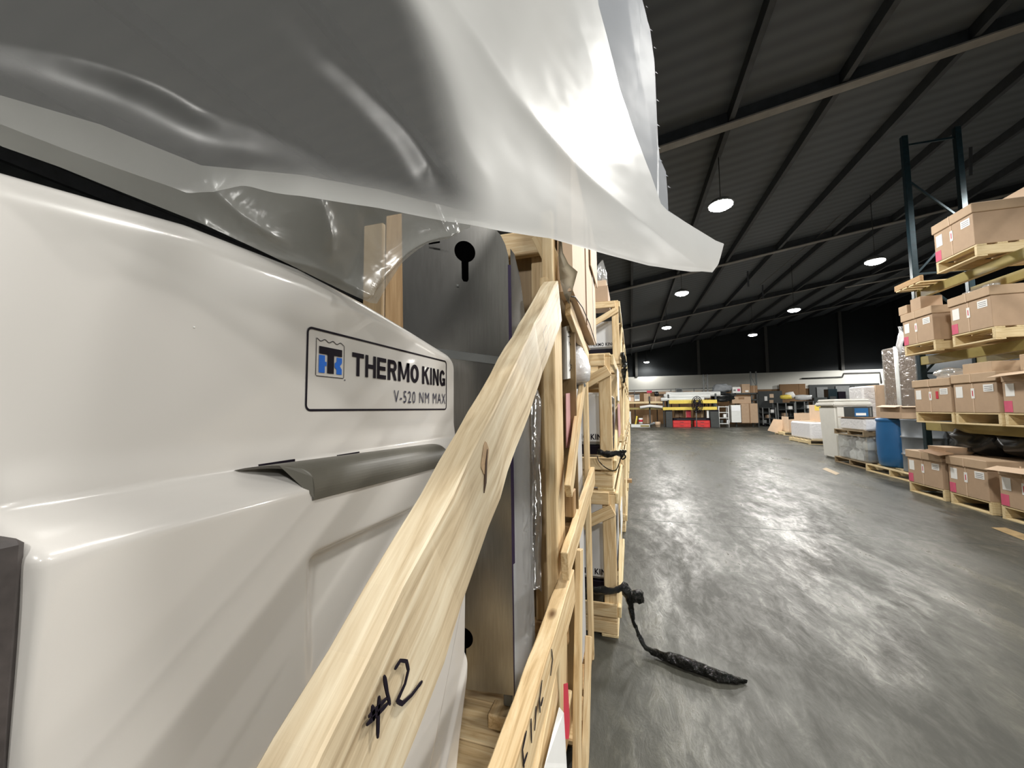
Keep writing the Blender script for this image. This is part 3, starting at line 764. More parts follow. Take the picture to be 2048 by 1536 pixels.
# curled card in front of it
cc = thing('curled_card', (-0.2, 1.35, 1.60), 'curled grey card hanging under the plastic hood beside the tan carton', 'card')
bm = bmesh.new(); rowsA = [(-0.204, 1.18, 1.787), (-0.206, 1.183, 1.737), (-0.207, 1.195, 1.701), (-0.207, 1.208, 1.664), (-0.199, 1.234, 1.622), (-0.190, 1.26, 1.601)]
rowsB = [(-0.191, 1.163, 1.778), (-0.189, 1.167, 1.736), (-0.173, 1.174, 1.7), (-0.148, 1.194, 1.68), (-0.164, 1.222, 1.648), (-0.187, 1.26, 1.604)]
av = [bm.verts.new(p) for p in rowsA]; mv = [bm.verts.new((Vector(p) + Vector(q)) / 2 + Vector((0, 0.02, 0))) for p, q in zip(rowsA, rowsB)]; bv = [bm.verts.new(p) for p in rowsB]
for i in range(5):
    bm.faces.new((av[i], av[i + 1], mv[i + 1], mv[i])); bm.faces.new((mv[i], mv[i + 1], bv[i + 1], bv[i]))
bmesh.ops.solidify(bm, geom=list(bm.faces), thickness=0.002)
bm_obj('card', bm, 'card_grey', cc, True)
cw = thing('clear_wrap', (-0.2, 1.5, 1.9), 'crinkled clear wrap strip between the curled card and the tan carton', 'wrap')
tube('wrap', [(-0.199, 1.313, 1.858), (-0.198, 1.316, 1.815), (-0.196, 1.33, 1.775), (-0.192, 1.333, 1.746)], [0.014, 0.016, 0.012, 0.004], 'wrap_white', cw, 12)

# ------------------------------------------------------------------ generic crate
def crate(xf, y0, L, W, z0, h, label, inner=True, textsize=None, brace_up=True):
    t = thing('shipping_crate', (xf - W / 2, y0 + L / 2, z0), label, 'crate', 'pine shipping crates along the aisle')
    x0 = xf - W; y1 = y0 + L; z1 = z0 + h; pw = 0.070; pt = 0.045
    # runners and bottom boards
    for yy in (y0, (y0 + y1) / 2 - .04, y1 - .08):
        box('runner', x0, xf - 0.002, yy, yy + 0.08, z0 + 0.018, z0 + 0.085, 'pine', t)
    for xx in (x0, x0 + W * .45, xf - .09):
        box('bottom_board', xx, xx + .09, y0, y1, z0, z0 + 0.018, 'pine_pallet', t)
    n = 4
    for k in range(n):
        yy = y0 + (L - .12) * k / (n - 1)
        box('deck_board', x0, xf - 0.002, yy, yy + .12, z0 + .085, z0 + .105, 'pine', t)
    for xx in (x0, xf - pw):
        for yy in (y0, y1 - pt):
            box('post', xx, xx + pw, yy, yy + pt, z0 + .105, z1 - .02, 'pine', t)
    for yy in (y0 - 0.018, y1 - 0.002):
        box('end_rail', x0, xf - 0.03, yy, yy + .02, z1 - .075, z1 - .005, 'pine', t)
        box('end_rail', x0, xf - 0.003, yy, yy + .02, z0 + .115, z0 + .185, 'pine', t)
    board('end_brace', (xf - 0.01, y0 - 0.010, z1 - .10), (xf - 0.33, y0 - 0.010, z1 - .27), 0.062, 0.018, (0, 0, 1), 'pine', t)
    for zz in (z1 - .07, z0 + .11):
        box('side_rail', xf, xf + 0.018, y0, y1, zz, zz + .06, 'pine_pallet', t)
    board('side_brace', (xf + 0.009, y0 + .05, z0 + .14), (xf + 0.009, y1 - .05, z1 - .05), 0.06, 0.018, (0, 0, 1), 'pine_pallet', t)
    box('top_board', x0, xf, y0, y0 + .07, z1 - .02, z1, 'pine', t); box('top_board', x0, xf, y1 - .07, y1, z1 - .02, z1, 'pine', t)
    return t
def unit_box(xr, y0, z0, h, label, txt=True, th=0.034):
    t = thing('packed_unit', (xr - .3, y0 + .4, z0), label, 'machine', 'white units packed in the far crates')
    box('body', xr - 0.62, xr, y0, y0 + 0.8, z0, z0 + h, 'unit_white', t, bev=0.02)
    box('base_band', xr - 0.62, xr + .002, y0 - .002, y0 + 0.8, z0 - 0.055, z0 - 0.005, 'black_ink', t, bev=0.002)
    if txt:
        text_on('brand_lettering', 'THERMO KING', (xr - 0.29, y0 - 0.0005, z0 + 0.030), (1, 0, 0), (0, 0, 1), 0.27, th, 'black_ink', t, bold=0.025, space=1.12)
    return t
crate(-0.100, 2.24, 1.15, 0.72, 0.0, 0.79, 'bottom crate of the second stack, black wrap tail tied round its post')
unit_box(-0.115, 2.33, 0.262, 0.34, 'white packed unit with bold lettering in the bottom crate of the second stack')
crate(-0.104, 2.24, 1.15, 0.72, 0.79, 0.775, 'upper crate of the second stack, black film knotted across its post')
unit_box(-0.120, 2.33, 1.035, 0.31, 'white packed unit with bold lettering in the upper crate of the second stack')
stackn = ['third', 'fourth', 'fifth', 'sixth', 'seventh', 'eighth']
for i, y in enumerate((4.12, 5.55, 7.0, 8.6, 10.4, 12.4)):
    xo = -0.085 + 0.004 * i
    for k in range(3):
        nm = ('bottom', 'middle', 'top')[k]
        crate(xo - 0.006 * k, y, 1.2, 0.72, k * 0.795, 0.79, '%s crate of the %s stack along the aisle counting away from the white cowl' % (nm, stackn[i]))
        if i < 1:
            unit_box(xo - 0.045, y + .10, k * .795 + 0.30, 0.30, 'white packed unit in the %s crate of the third stack' % nm, th=0.036)
# papers and a pink panel on the aisle side of the far crates
for (nm, y0, y1, z0, z1, mt, lab) in (('paper_sheet', 2.6, 2.95, 1.30, 1.52, 'paper', 'white paper sheet on the aisle side of the upper crate of the second stack'),
        ('foam_sheet', 2.55, 3.0, 1.06, 1.28, 'pink_foam', 'narrow pink sheet on the aisle side of the upper crate of the second stack'),
        ('paper_sheet', 2.5, 2.9, 0.45, 0.62, 'paper', 'white paper sheet with pink edge on the bottom crate of the second stack'),):
    tag(box(nm, -0.082, -0.079, y0, y1, z0, z1, mt, None, bev=0), lab, 'sheet')
b1 = thing('carton', (-0.25, 4.3, 2.385), 'plain brown carton on top of the third stack of crates', 'box')
box('body', -0.55, -0.20, 4.15, 4.65, 2.387, 2.56, 'cardboard', b1)
b1b = tag(box('carton', -0.50, -0.215, 4.18, 4.60, 2.562, 2.63, 'cardboard_pale', None), 'small pale carton stacked on the plain brown carton', 'box')
cwb = tag(tube('clear_bag', [(-0.346, 4.3, 2.567), (-0.319, 4.3, 2.763), (-0.284, 4.3, 2.845), (-0.250, 4.3, 2.716), (-0.225, 4.3, 2.6)], [0.05, 0.05, 0.06, 0.04, 0.02], 'wrap_clear', None, 12), 'crumpled clear plastic on the small pale carton', 'bag')
ctf = tag(box('scrap_block', -0.10, 0.05, 5.0, 5.1, 0.79, 0.83, 'pine_brown', None), 'short timber end sticking out into the aisle past the second stack', 'timber')
ctf.location = (-0.090, 5, 0.360)
ctf.location[2] = max(0.021, ctf.location[2])

# black stretch wrap with a long tail on the floor
wt = thing('stretch_wrap', (-0.1, 2.2, 0.28), 'twisted black stretch wrap tied round the bottom crate, long tail trailing on the floor', 'wrap')
def crumple(o, amp, fr):
    for v in o.data.vertices:
        n_ = noise.noise_vector(v.co * fr); v.co += n_ * amp
def dens(pts, n=8):
    P = [Vector(p) for p in pts]; out_ = []
    for i in range(len(P) - 1):
        p0 = P[max(i - 1, 0)]; p1 = P[i]; p2 = P[i + 1]; p3 = P[min(i + 2, len(P) - 1)]
        for k in range(n):
            t = k / n
            out_.append(0.5 * ((2 * p1) + (-p0 + p2) * t + (2 * p0 - 5 * p1 + 4 * p2 - p3) * t * t + (-p0 + 3 * p1 - 3 * p2 + p3) * t ** 3))
    out_.append(P[-1]); return out_
def dens1(v, n=8):
    o_ = []
    for a, b_ in zip(v, v[1:]):
        o_ += [a + (b_ - a) * k / n for k in range(n)]
    return o_ + [v[-1]]
o = tube('band', dens([(-0.30, 2.215, 0.245), (-0.18, 2.205, 0.262), (-0.12, 2.205, 0.268), (-0.075, 2.20, 0.29), (-0.055, 2.22, 0.30)]), dens1([0.012, 0.018, 0.016, 0.016, 0.02]), 'wrap_black', wt, 14); crumple(o, 0.006, 45)
o = tube('tail', dens([(-0.070, 2.21, 0.305), (-0.048, 2.195, 0.275), (-0.035, 2.19, 0.225), (-0.020, 2.18, 0.14), (0.012, 2.17, 0.065), (0.038, 2.148, 0.030), (0.098, 2.129, 0.022), (0.191, 2.094, 0.026), (0.305, 2.053, 0.024), (0.385, 2.04, 0.018), (0.462, 2.055, 0.008)], 10),
     dens1([0.018, 0.026, 0.016, 0.010, 0.010, 0.012, 0.018, 0.027, 0.024, 0.020, 0.006], 10), 'wrap_black', wt, 16)
crumple(o, 0.006, 42); crumple(o, 0.004, 95)
for v in o.data.vertices: v.co.z = max(v.co.z, 0.002)
o = blob('knot', (0.006, 2.185, 0.262), (0.06, 0.05, 0.065), 'wrap_black', wt, 0.5, 5, 3, 4)
o = tube('knot_arm', dens([(-0.03, 2.19, 0.235), (-0.01, 2.188, 0.245), (0.008, 2.185, 0.26)]), 0.014, 'wrap_black', wt, 10); crumple(o, 0.005, 50)
w2 = thing('stretch_wrap', (-0.1, 2.2, 0.97), 'knotted black stretch film across the upper crate of the second stack', 'wrap')
o = tube('band', dens([(-0.181, 2.19, 1.015), (-0.131, 2.19, 0.997), (-0.085, 2.18, 1.007), (-0.056, 2.17, 1.003), (-0.030, 2.17, 1.025)]), dens1([0.014, 0.017, 0.015, 0.018, 0.004]), 'wrap_black', w2, 12); crumple(o, 0.009, 50)
o = tube('loop', dens([(-0.063, 2.17, 1.025), (-0.048, 2.16, 1.013), (-0.036, 2.16, 0.989), (-0.054, 2.17, 0.977), (-0.064, 2.17, 1.009)]), 0.004, 'wrap_black', w2, 8)
tube('loose_end', dens([(-0.187, 2.19, 0.987), (-0.172, 2.19, 0.952), (-0.130, 2.19, 0.918), (-0.087, 2.18, 0.916), (-0.059, 2.17, 0.985)]), 0.003, 'wrap_black', w2, 6)
w3 = tag(tube('stretch_wrap', dens([(-0.077, 4.1, 1.823), (-0.051, 4.1, 1.692), (-0.066, 4.1, 1.512)]), dens1([0.02, 0.03, 0.015]), 'wrap_black', None, 10), 'black film hanging from the top crate of the third stack', 'wrap'); crumple(w3, 0.02, 20)

# ================================================================== PLASTIC HOOD
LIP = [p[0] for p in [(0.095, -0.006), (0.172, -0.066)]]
def film_sheet(name, frame, top, bottom, ridges, mat, parent, nu=220, nv=90, base=None, crink=0.0, seed=0, light_ply_haze=None):
    """film in its own plane (origin, u, v, normal); top / bottom edges are (u, v) polylines, ridges raise the film
    ridges: (polyline, height, half width on one side, half width on the other)"""
    O, U_, V_, N_ = [np.array(a, float) for a in frame]
    tu = np.array([p[0] for p in top]); tv = np.array([p[1] for p in top])
    bu = np.array([p[0] for p in bottom]); bv_ = np.array([p[1] for p in bottom])
    ks = sorted(set(list(np.linspace(bu[0], bu[-1], nu)) + [p[0] for p in top if bu[0] < p[0] < bu[-1]]))
    u = np.array(ks)
    T = np.interp(u, tu, tv); B = np.interp(u, bu, bv_)
    t = np.linspace(0, 1, nv)[:, None]
    UU = np.repeat(u[None, :], nv, 0); VV = T[None, :] * (1 - t) + B[None, :] * t
    H = np.zeros_like(UU)
    for (pl, h, w1, w2) in ridges:
        hs = h if isinstance(h, (list, tuple)) else [h] * len(pl)
        q3 = [Vector((p[0], p[1], hv)) for p, hv in zip(pl, hs)]
        cp = []
        for i in range(len(q3) - 1):
            p0, p1, p2, p3 = q3[max(i - 1, 0)], q3[i], q3[i + 1], q3[min(i + 2, len(q3) - 1)]
            for k in range(3):
                tt = k / 3
                cp.append(0.5 * ((2 * p1) + (-p0 + p2) * tt + (2 * p0 - 5 * p1 + 4 * p2 - p3) * tt * tt + (-p0 + 3 * p1 - 3 * p2 + p3) * tt ** 3))
        cp.append(q3[-1])
        sw = np.zeros(UU.shape); ss = np.zeros(UU.shape); sh_ = np.zeros(UU.shape); best = np.full(UU.shape, 1e9)
        ds, sds, hhs = [], [], []
        for a_, b_ in zip(cp, cp[1:]):
            dx, dy = b_.x - a_.x, b_.y - a_.y; l2 = dx * dx + dy * dy + 1e-12
            s = np.clip(((UU - a_.x) * dx + (VV - a_.y) * dy) / l2, 0, 1)
            ex = UU - a_.x - s * dx; ey = VV - a_.y - s * dy; d = np.sqrt(ex * ex + ey * ey)
            ds.append(d); sds.append((dx * ey - dy * ex) / math.sqrt(l2)); hhs.append(a_.z + (b_.z - a_.z) * s)
            best = np.minimum(best, d)
        for d, sd, h_ in zip(ds, sds, hhs):
            w_ = np.exp(-(d - best) / 0.012); sw += w_; ss += w_ * sd; sh_ += w_ * h_
        side = ss / sw; hh = sh_ / sw
        wf_ = np.clip(side / 0.06 + 0.5, 0, 1); wf_ = wf_ * wf_ * (3 - 2 * wf_); w = w2 + (w1 - w2) * wf_
        H += hh * np.exp(-np.sqrt((best / w) ** 2 + 0.005) * 1.3)
    if base is not None: H += base(UU, VV)
    P = O + UU[..., None] * U_ + VV[..., None] * V_ + H[..., None] * N_
    n1, n2 = UU.shape
    verts = P.reshape(-1, 3)
    if crink:
        verts = np.array([list(Vector(p) + Vector(N_) * (noise.fractal(Vector(p) * 9 + Vector((seed, 0, 0)), 0.8, 2.0, 3) * crink)) for p in verts])
    idx = np.arange(n1 * n2).reshape(n1, n2)
    fs = np.stack([idx[:-1, :-1], idx[1:, :-1], idx[1:, 1:], idx[:-1, 1:]], -1).reshape(-1, 4)
    me = bpy.data.meshes.new(name); me.from_pydata(verts.tolist(), [], fs.tolist())
    for p in me.polygons: p.use_smooth = True
    me.update()
    if light_ply_haze is not None:
        # haze mask: milky right side paints in scattered light; hem milky as folded double
        rv = np.array([p[1] for p in light_ply_haze]); ru = np.array([p[0] for p in light_ply_haze])
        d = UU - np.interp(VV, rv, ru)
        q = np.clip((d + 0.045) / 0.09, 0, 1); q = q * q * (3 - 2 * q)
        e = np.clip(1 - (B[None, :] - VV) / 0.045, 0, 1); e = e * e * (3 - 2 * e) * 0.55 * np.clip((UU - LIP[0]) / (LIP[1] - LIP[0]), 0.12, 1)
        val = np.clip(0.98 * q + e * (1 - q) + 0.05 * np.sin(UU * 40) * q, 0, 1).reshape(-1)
        a = me.attributes.new('light_ply_haze', 'FLOAT', 'POINT'); a.data.foreach_set('value', val.astype(np.float32))
    return link(name, me, mat, parent)
hood = thing('plastic_hood', (-0.3, 0.4, 1.6), 'large sheet of milky translucent plastic draped over the white cowl and hanging into the aisle', 'plastic sheet')
FA = ((-0.418, 0.141, 1.449), (0.722, 0.608, -0.331), (-0.061, -0.421, -0.905), (0.689, -0.674, 0.267))
botA = [(-0.077, 0.002), (-0.040, 0.001), (0.000, -0.000), (0.040, -0.003), (0.084, -0.008), (0.109, -0.012), (0.122, -0.023), (0.133, -0.042), (0.172, -0.067), (0.237, -0.097), (0.308, -0.125), (0.366, -0.149), (0.432, -0.183), (0.512, -0.209), (0.605, -0.242), (0.693, -0.280), (0.749, -0.312), (0.765, -0.340), (0.786, -0.403)]
topA = [(-0.198, -0.127), (-0.156, -0.173), (-0.024, -0.315), (0.108, -0.582), (0.402, -1.175), (0.446, -0.890), (0.480, -0.781), (0.521, -0.640), (0.570, -0.519), (0.601, -0.453), (0.625, -0.393), (0.642, -0.387), (0.698, -0.392), (0.763, -0.398), (0.786, -0.405)]
r1 = [(-0.071, -0.051), (-0.039, -0.068), (0.004, -0.088), (0.037, -0.095), (0.058, -0.097), (0.083, -0.096), (0.113, -0.107), (0.170, -0.120), (0.223, -0.142)]
r2 = [(0.008, -0.350), (0.059, -0.303), (0.118, -0.257), (0.157, -0.240), (0.196, -0.222), (0.235, -0.201), (0.266, -0.174)]
r3 = [(0.074, -0.512), (0.145, -0.439), (0.199, -0.375), (0.246, -0.307), (0.278, -0.251), (0.317, -0.216), (0.355, -0.199)]
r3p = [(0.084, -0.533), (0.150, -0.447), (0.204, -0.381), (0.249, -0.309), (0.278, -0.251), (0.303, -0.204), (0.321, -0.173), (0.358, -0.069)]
r4 = [(0.122, -0.611), (0.190, -0.510), (0.263, -0.443), (0.323, -0.390), (0.397, -0.358), (0.482, -0.330), (0.583, -0.314), (0.717, -0.299)]
r5 = [(-0.040, 0.001), (0.000, -0.000), (0.040, -0.003), (0.084, -0.008), (0.122, -0.023), (0.138, -0.048)]
r6 = [(0.197, -0.761), (0.289, -0.556), (0.325, -0.420), (0.368, -0.373), (0.423, -0.363), (0.535, -0.424)]
r7 = [(0.328, -1.026), (0.416, -0.735), (0.503, -0.554), (0.567, -0.438), (0.614, -0.360), (0.707, -0.339)]
r8 = [(0.132, -0.044), (0.171, -0.069), (0.236, -0.100), (0.307, -0.128), (0.432, -0.187), (0.605, -0.247), (0.749, -0.318)]
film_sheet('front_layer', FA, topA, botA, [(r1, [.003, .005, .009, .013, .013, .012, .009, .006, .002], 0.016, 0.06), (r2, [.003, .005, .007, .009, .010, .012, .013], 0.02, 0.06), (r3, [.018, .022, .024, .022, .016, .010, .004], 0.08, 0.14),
   (r4, [.004, .006, .008, .008, .008, .007, .006, .004], 0.03, 0.06), (r5, 0.008, 0.01, 0.03), (r6, .003, 0.08, 0.08), (r7, .0015, 0.04, 0.06), (r8, -0.003, 0.02, 0.02)], 'film_hood', hood, 300, 120, crink=0.0010, light_ply_haze=r3p)
FB = ((-0.464, 0.156, 1.471), (0.740, 0.585, -0.333), (-0.061, -0.434, -0.899), (0.670, -0.685, 0.286))
botB = [(0.344, -0.947), (0.411, -0.752), (0.471, -0.556), (0.523, -0.379), (0.569, -0.256), (0.655, -0.268), (0.746, -0.310), (0.797, -0.335), (0.830, -0.401)]
topB = [(0.321, -1.089), (0.353, -1.155), (0.592, -1.647), (0.609, -1.212), (0.640, -1.076), (0.655, -0.936), (0.663, -0.764), (0.668, -0.597), (0.673, -0.552), (0.689, -0.525), (0.693, -0.445), (0.693, -0.411), (0.751, -0.414), (0.817, -0.417), (0.831, -0.412)]
rb1 = [(0.516, -1.491), (0.579, -0.989), (0.632, -0.730), (0.657, -0.521), (0.688, -0.400)]
rb2 = [(0.064, -0.562), (0.163, -0.404), (0.273, -0.278), (0.391, -0.215), (0.556, -0.247)]
film_sheet('back_layer', FB, topB, botB, [(rb1, .003, 0.05, 0.05), (rb2, .004, 0.1, 0.1)], 'film_back', hood, 160, 70, crink=0.0012, seed=4)
# torn saw-tooth edge
bm = bmesh.new()
Of, Uf, Vf, Nf = [Vector(a) for a in FB]
for k, (u_, v__) in enumerate([(0.623, -1.175), (0.640, -1.062), (0.653, -0.984), (0.659, -0.869), (0.664, -0.753), (0.666, -0.658), (0.668, -0.580), (0.673, -0.543), (0.688, -0.508), (0.694, -0.478)]):
    p = Of + Uf * u_ + Vf * v__ + Nf * 0.004
    s = 0.0026
    f = bm.faces.new([bm.verts.new(p + Vf * s - Uf * s), bm.verts.new(p + Uf * s * 2 - Vf * s * .3), bm.verts.new(p - Vf * s - Uf * s)])
bm_obj('edge_tooth', bm, 'film_back', hood)['kind'] = 'stuff'
FC = ((-0.511, 0.173, 1.481), (0.362, 0.896, 0.259), (-0.294, 0.374, -0.880), (0.885, -0.242, -0.399))
botC = [(-0.014, -0.007), (-0.000, 0.001), (0.032, 0.011), (0.073, 0.027), (0.134, 0.050), (0.184, 0.073), (0.245, 0.102), (0.323, 0.140), (0.356, 0.155), (0.372, 0.158), (0.388, 0.131), (0.419, 0.087), (0.463, 0.052), (0.533, 0.032), (0.586, 0.014)]
topC = [(-0.007, -0.037), (0.008, -0.038), (0.066, -0.032), (0.141, -0.012), (0.251, -0.022), (0.374, -0.023), (0.582, -0.014)]
rc1 = [(0.148, 0.012), (0.171, 0.034), (0.209, 0.057), (0.234, 0.066)]
rc2 = [(0.277, 0.012), (0.287, 0.051), (0.292, 0.094)]
rc3 = [(0.343, 0.142), (0.379, 0.105), (0.418, 0.070), (0.460, 0.047), (0.532, 0.025)]
rc4 = [(0.357, 0.023), (0.349, 0.069), (0.323, 0.117), (0.274, 0.117)]
rc5 = [(0.134, 0.050), (0.207, 0.084), (0.275, 0.102), (0.360, 0.145)]
rc6 = [(0.477, -0.022), (0.498, 0.009), (0.507, 0.034)]
film_sheet('inner_layer', FC, topC, botC, [(rc1, [.01, .015, .012, .0], 0.03, 0.03), (rc2, [.012, .014, .002], 0.02, 0.02), (rc3, .022, 0.016, 0.012), (rc4, -.012, 0.04, 0.03), (rc5, .01, 0.012, 0.02), (rc6, .012, 0.012, 0.015)], 'film_thin', hood, 200, 70, crink=0.0025, seed=9)

# ================================================================== RIGHT: PALLET RACK
def pallet(x0, y0, z0, sx, sy, h, label, mat='pine_pallet', group='wooden pallets under the rack cartons', stringers_x=True):
    t = thing('pallet', (x0 + sx / 2, y0 + sy / 2, z0), label, 'pallet', group)
    if stringers_x:
        for yy in ((y0, y0 + sy - .04) if sy < .9 else (y0, y0 + (sy - .04) / 2, y0 + sy - .04)):
            box('stringer', x0, x0 + sx, yy, yy + .04, z0 + .018, z0 + h - .018, mat, t)
        n = 6
        for k in range(n):
            xx = x0 + (sx - .09) * k / (n - 1)
            box('deck_board', xx, xx + .09, y0, y0 + sy, z0 + h - .018, z0 + h, mat, t, bev=0.002)
        for k in range(3):
            xx = x0 + (sx - .09) * k / 2
            box('bottom_board', xx, xx + .09, y0, y0 + sy, z0, z0 + .018, mat, t, bev=0.002)
    else:
        for k in range(3):
            xx = x0 + (sx - .05) * k / 2
            box('stringer', xx, xx + .05, y0, y0 + sy, z0 + .018, z0 + h - .018, mat, t)
        n = 6
        for k in range(n):
            yy = y0 + (sy - .1) * k / (n - 1)
            box('deck_board', x0, x0 + sx, yy, yy + .1, z0 + h - .018, z0 + h, mat, t, bev=0.002)
        for k in range(3):
            yy = y0 + (sy - .1) * k / 2
            box('bottom_board', x0, x0 + sx, yy, yy + .1, z0, z0 + .018, mat, t, bev=0.002)
    return t
def lidded(x0, y0, z0, sx, sy, h, label, pink=True, flaps=False, film=False, redmark=False):
    t = thing('lidded_carton', (x0 + sx / 2, y0 + sy / 2, z0), label, 'box', 'lidded brown cartons on the rack')
    y1 = y0 + sy; lid = 0.105 * h / .45
    box('body', x0 + .015, x0 + sx - .015, y0 + .015, y1 - .015, z0, z0 + h - lid * .5, 'cardboard', t, bev=0.004)
    if not flaps:
        box('lid', x0, x0 + sx, y0, y1, z0 + h - lid, z0 + h, 'cardboard_lid', t, bev=0.006)
    else:
        for s in (0, 1):
            xx = x0 if s == 0 else x0 + sx
            board('flap', (xx - (.045 if s == 0 else -.045), y0 + .01, z0 + h - .035), (xx - (.045 if s == 0 else -.045), y1 - .01, z0 + h - .055), 0.12, 0.006, (1, 0, 0.35 if s == 0 else -0.35), 'cardboard_pale', t)
        box('rim', x0 + .01, x0 + sx - .01, y0 + .01, y1 - .01, z0 + h - lid - .02, z0 + h - .05, 'cardboard_lid', t)
    xf = x0 + .0145
    # labels on the aisle face (far end first)
    box('address_label', xf - .002, xf, y1 - .05 - .10, y1 - .05, z0 + h * .30 + .04, z0 + h * .68, 'paper', t, bev=0)
    box('address_label', xf - .002, xf, y0 + .06, y0 + .19, z0 + h * .52, z0 + h * .70, 'paper', t, bev=0)
    if pink: box('pink_mark', xf - .0015, xf, y1 - .115, y1 - .02, z0 + h * .02, z0 + h * .28, 'pink_print', t, bev=0)
    ym = (y0 + y1) / 2 + 0.02
    box('strap', x0 - .003, x0 + .001, ym - .005, ym + .005, z0 + h - lid, z0 + h, 'cardboard_pale', t, bev=0)
    box('strap', xf - .003, xf, ym - .005, ym + .005, z0, z0 + h - lid, 'cardboard_pale', t, bev=0)
    box('arrow_label', xf - .0035, xf, ym - .022, ym + .022, z0 + h * .36, z0 + h * .62, 'paper', t, bev=0)
    box('arrow_print', xf - .0045, xf - .003, ym - .006, ym + .006, z0 + h * .42, z0 + h * .56, 'red_print', t, bev=0)
    if redmark:
        box('red_label', xf - .0035, xf, y0 + .22, y0 + .26, z0 + h * .40, z0 + h * .62, 'red_print', t, bev=0)
    # printed lines on the labels
    for k in range(3):
        box('print_line', xf - .0028, xf - .002, y0 + .075, y0 + .175, z0 + h * (.555 + .045 * k), z0 + h * (.565 + .045 * k), 'ink_grey', t, bev=0)
    if film:
        for k in range(4):
            blob('plastic_scrap', (x0 + .10 + .06 * (k % 2), y0 + .12 + .13 * k, z0 + h + .015), (.12, .16, .05), 'wrap_clear', t, .6, 4, 2, k)
    return t
XR = 3.86
RACK_DEPTH = 1.0
spec = [ # level z, [(y0, y1, label, kw)]
 (0.0, [(6.50, 7.17, 'on the floor, farthest of the bottom row', {}), (5.82, 6.41, 'on the floor, middle of the bottom row', {}), (5.08, 5.70, 'on the floor with raised pale flaps, nearest of the bottom row', dict(flaps=True))]),
 (1.01, [(6.25, 6.92, 'on the second level, farthest, with a red label', dict(pink=False, redmark=True)), (5.60, 6.22, 'on the second level, middle one', dict(pink=False)), (4.93, 5.56, 'on the second level with open flaps, nearest', dict(flaps=True))]),
 (1.965, [(6.45, 7.05, 'on the third level, farther one with two small boxes on top', {}), (5.58, 6.17, 'on the third level, nearer one with crumpled film on its lid', dict(film=True))]),
 (2.95, [(5.71, 6.33, 'alone on the top level', {})]),
]
for z, row in spec:
    for (y0, y1, lab, kw) in row:
        pallet(XR, y0, z, RACK_DEPTH, y1 - y0, 0.145, 'pine pallet ' + lab)
        h = 0.46 if z < 2.5 else 0.49
        if z == 1.01 and y0 > 5.6: h = 0.44
        lidded(XR - 0.02, y0 - 0.005, z + 0.146, RACK_DEPTH + 0.02, y1 - y0 + 0.01, h, 'brown lidded carton ' + lab, **kw)
rack = thing('pallet_rack', (4.5, 6.0, 0), 'tall pallet rack on the right with blue-green posts and yellow beams', 'rack')
def upright(y, x0, x1, top, parent, mat='rack_green'):
    for xx in (x0, x1):
        box('post', xx - .038, xx + .038, y - .035, y + .035, 0, top, mat, parent, bev=0.006)
    z = 0.2; s = 1
    while z + 0.75 < top:
        a, b_ = (x0, x1) if s > 0 else (x1, x0)
        board('lacing', (a, y, z), (b_, y, z + 0.75), 0.03, 0.025, (0, 0, 1), mat, parent)
        if s > 0: board('lacing', (x0, y, z + .02), (x1, y, z + .02), 0.03, 0.025, (0, 0, 1), mat, parent)
        z += 0.75; s = -s
    board('lacing', (x0, y, top - .15), (x1, y, top - .15), 0.03, 0.025, (0, 0, 1), mat, parent)
upright(7.235, 4.15, 4.78, 5.40, rack); upright(4.45, 4.15, 4.78, 5.40, rack)
for z in (1.01, 1.965, 2.95):
    for xx in (4.15, 4.78):
        box('beam', xx - .03, xx + .03, 4.49, 7.20, z - .125, z - .004, 'yellow_paint', rack, bev=0.004)
# yellow post protector
box('post_guard', 4.10, 4.20, 7.13, 7.17, 2.45, 2.95, 'yellow_paint', rack)
# small things on the rack
def small_box(x0, x1, y0, y1, z0, z1, label, mat='cardboard', flaps=False, tape=True, name='carton', group=None):
    t = thing(name, ((x0 + x1) / 2, (y0 + y1) / 2, z0), label, 'box', group)
    box('body', x0, x1, y0, y1, z0, z1, mat, t, bev=0.004)
    if tape: box('tape', (x0 + x1) / 2 - .02, (x0 + x1) / 2 + .02, y0 - .001, y1 + .001, z1 - .0005, z1 + .001, 'cardboard_dark' if mat != 'cardboard_dark' else 'cardboard', t, bev=0)
    if flaps:
        board('flap', (x0 + .01, y0 - .05, z1 + .02), (x1 - .01, y0 - .05, z1 + .02), .12, .004, (0, 1, 0.5), 'cardboard_pale', t)
    return t
small_box(3.85, 4.02, 6.92, 7.10, 2.575, 2.70, 'small brown box on the lid of the third-level carton, left one', 'cardboard_lid')
small_box(3.86, 4.10, 6.66, 6.86, 2.575, 2.75, 'small brown box on the lid of the third-level carton, right one', 'cardboard')
small_box(4.42, 4.80, 5.75, 6.25, 3.588, 3.76, 'flat carton lying on the lid of the top-level carton', 'cardboard_pale')
small_box(3.90, 4.25, 5.72, 6.12, 1.605, 1.74, 'brown box on the middle second-level carton', 'cardboard_lid')
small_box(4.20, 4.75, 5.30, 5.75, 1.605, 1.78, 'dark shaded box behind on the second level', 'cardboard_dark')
small_box(3.92, 4.25, 5.12, 5.42, 1.60, 1.77, 'brown box on the nearest second-level carton', 'cardboard_lid')
small_box(3.89, 4.18, 6.98, 7.45, 2.50, 2.62, 'yellowish timber offcut box above the two small boxes', 'yellow_paint') if False else None
fp = thing('flat_pallet', (4.1, 7.4, 2.98), 'empty brown wooden tray on the far end of the top rack level', 'pallet')
for k in range(4): box('slat', 3.90, 4.5, 6.70 + k * .14, 6.80 + k * .14, 2.955, 2.975, 'pine_pallet', fp)
for xx in (3.90, 4.44): box('rail', xx, xx + .04, 6.70, 7.25, 2.976, 3.06, 'pine_brown', fp)
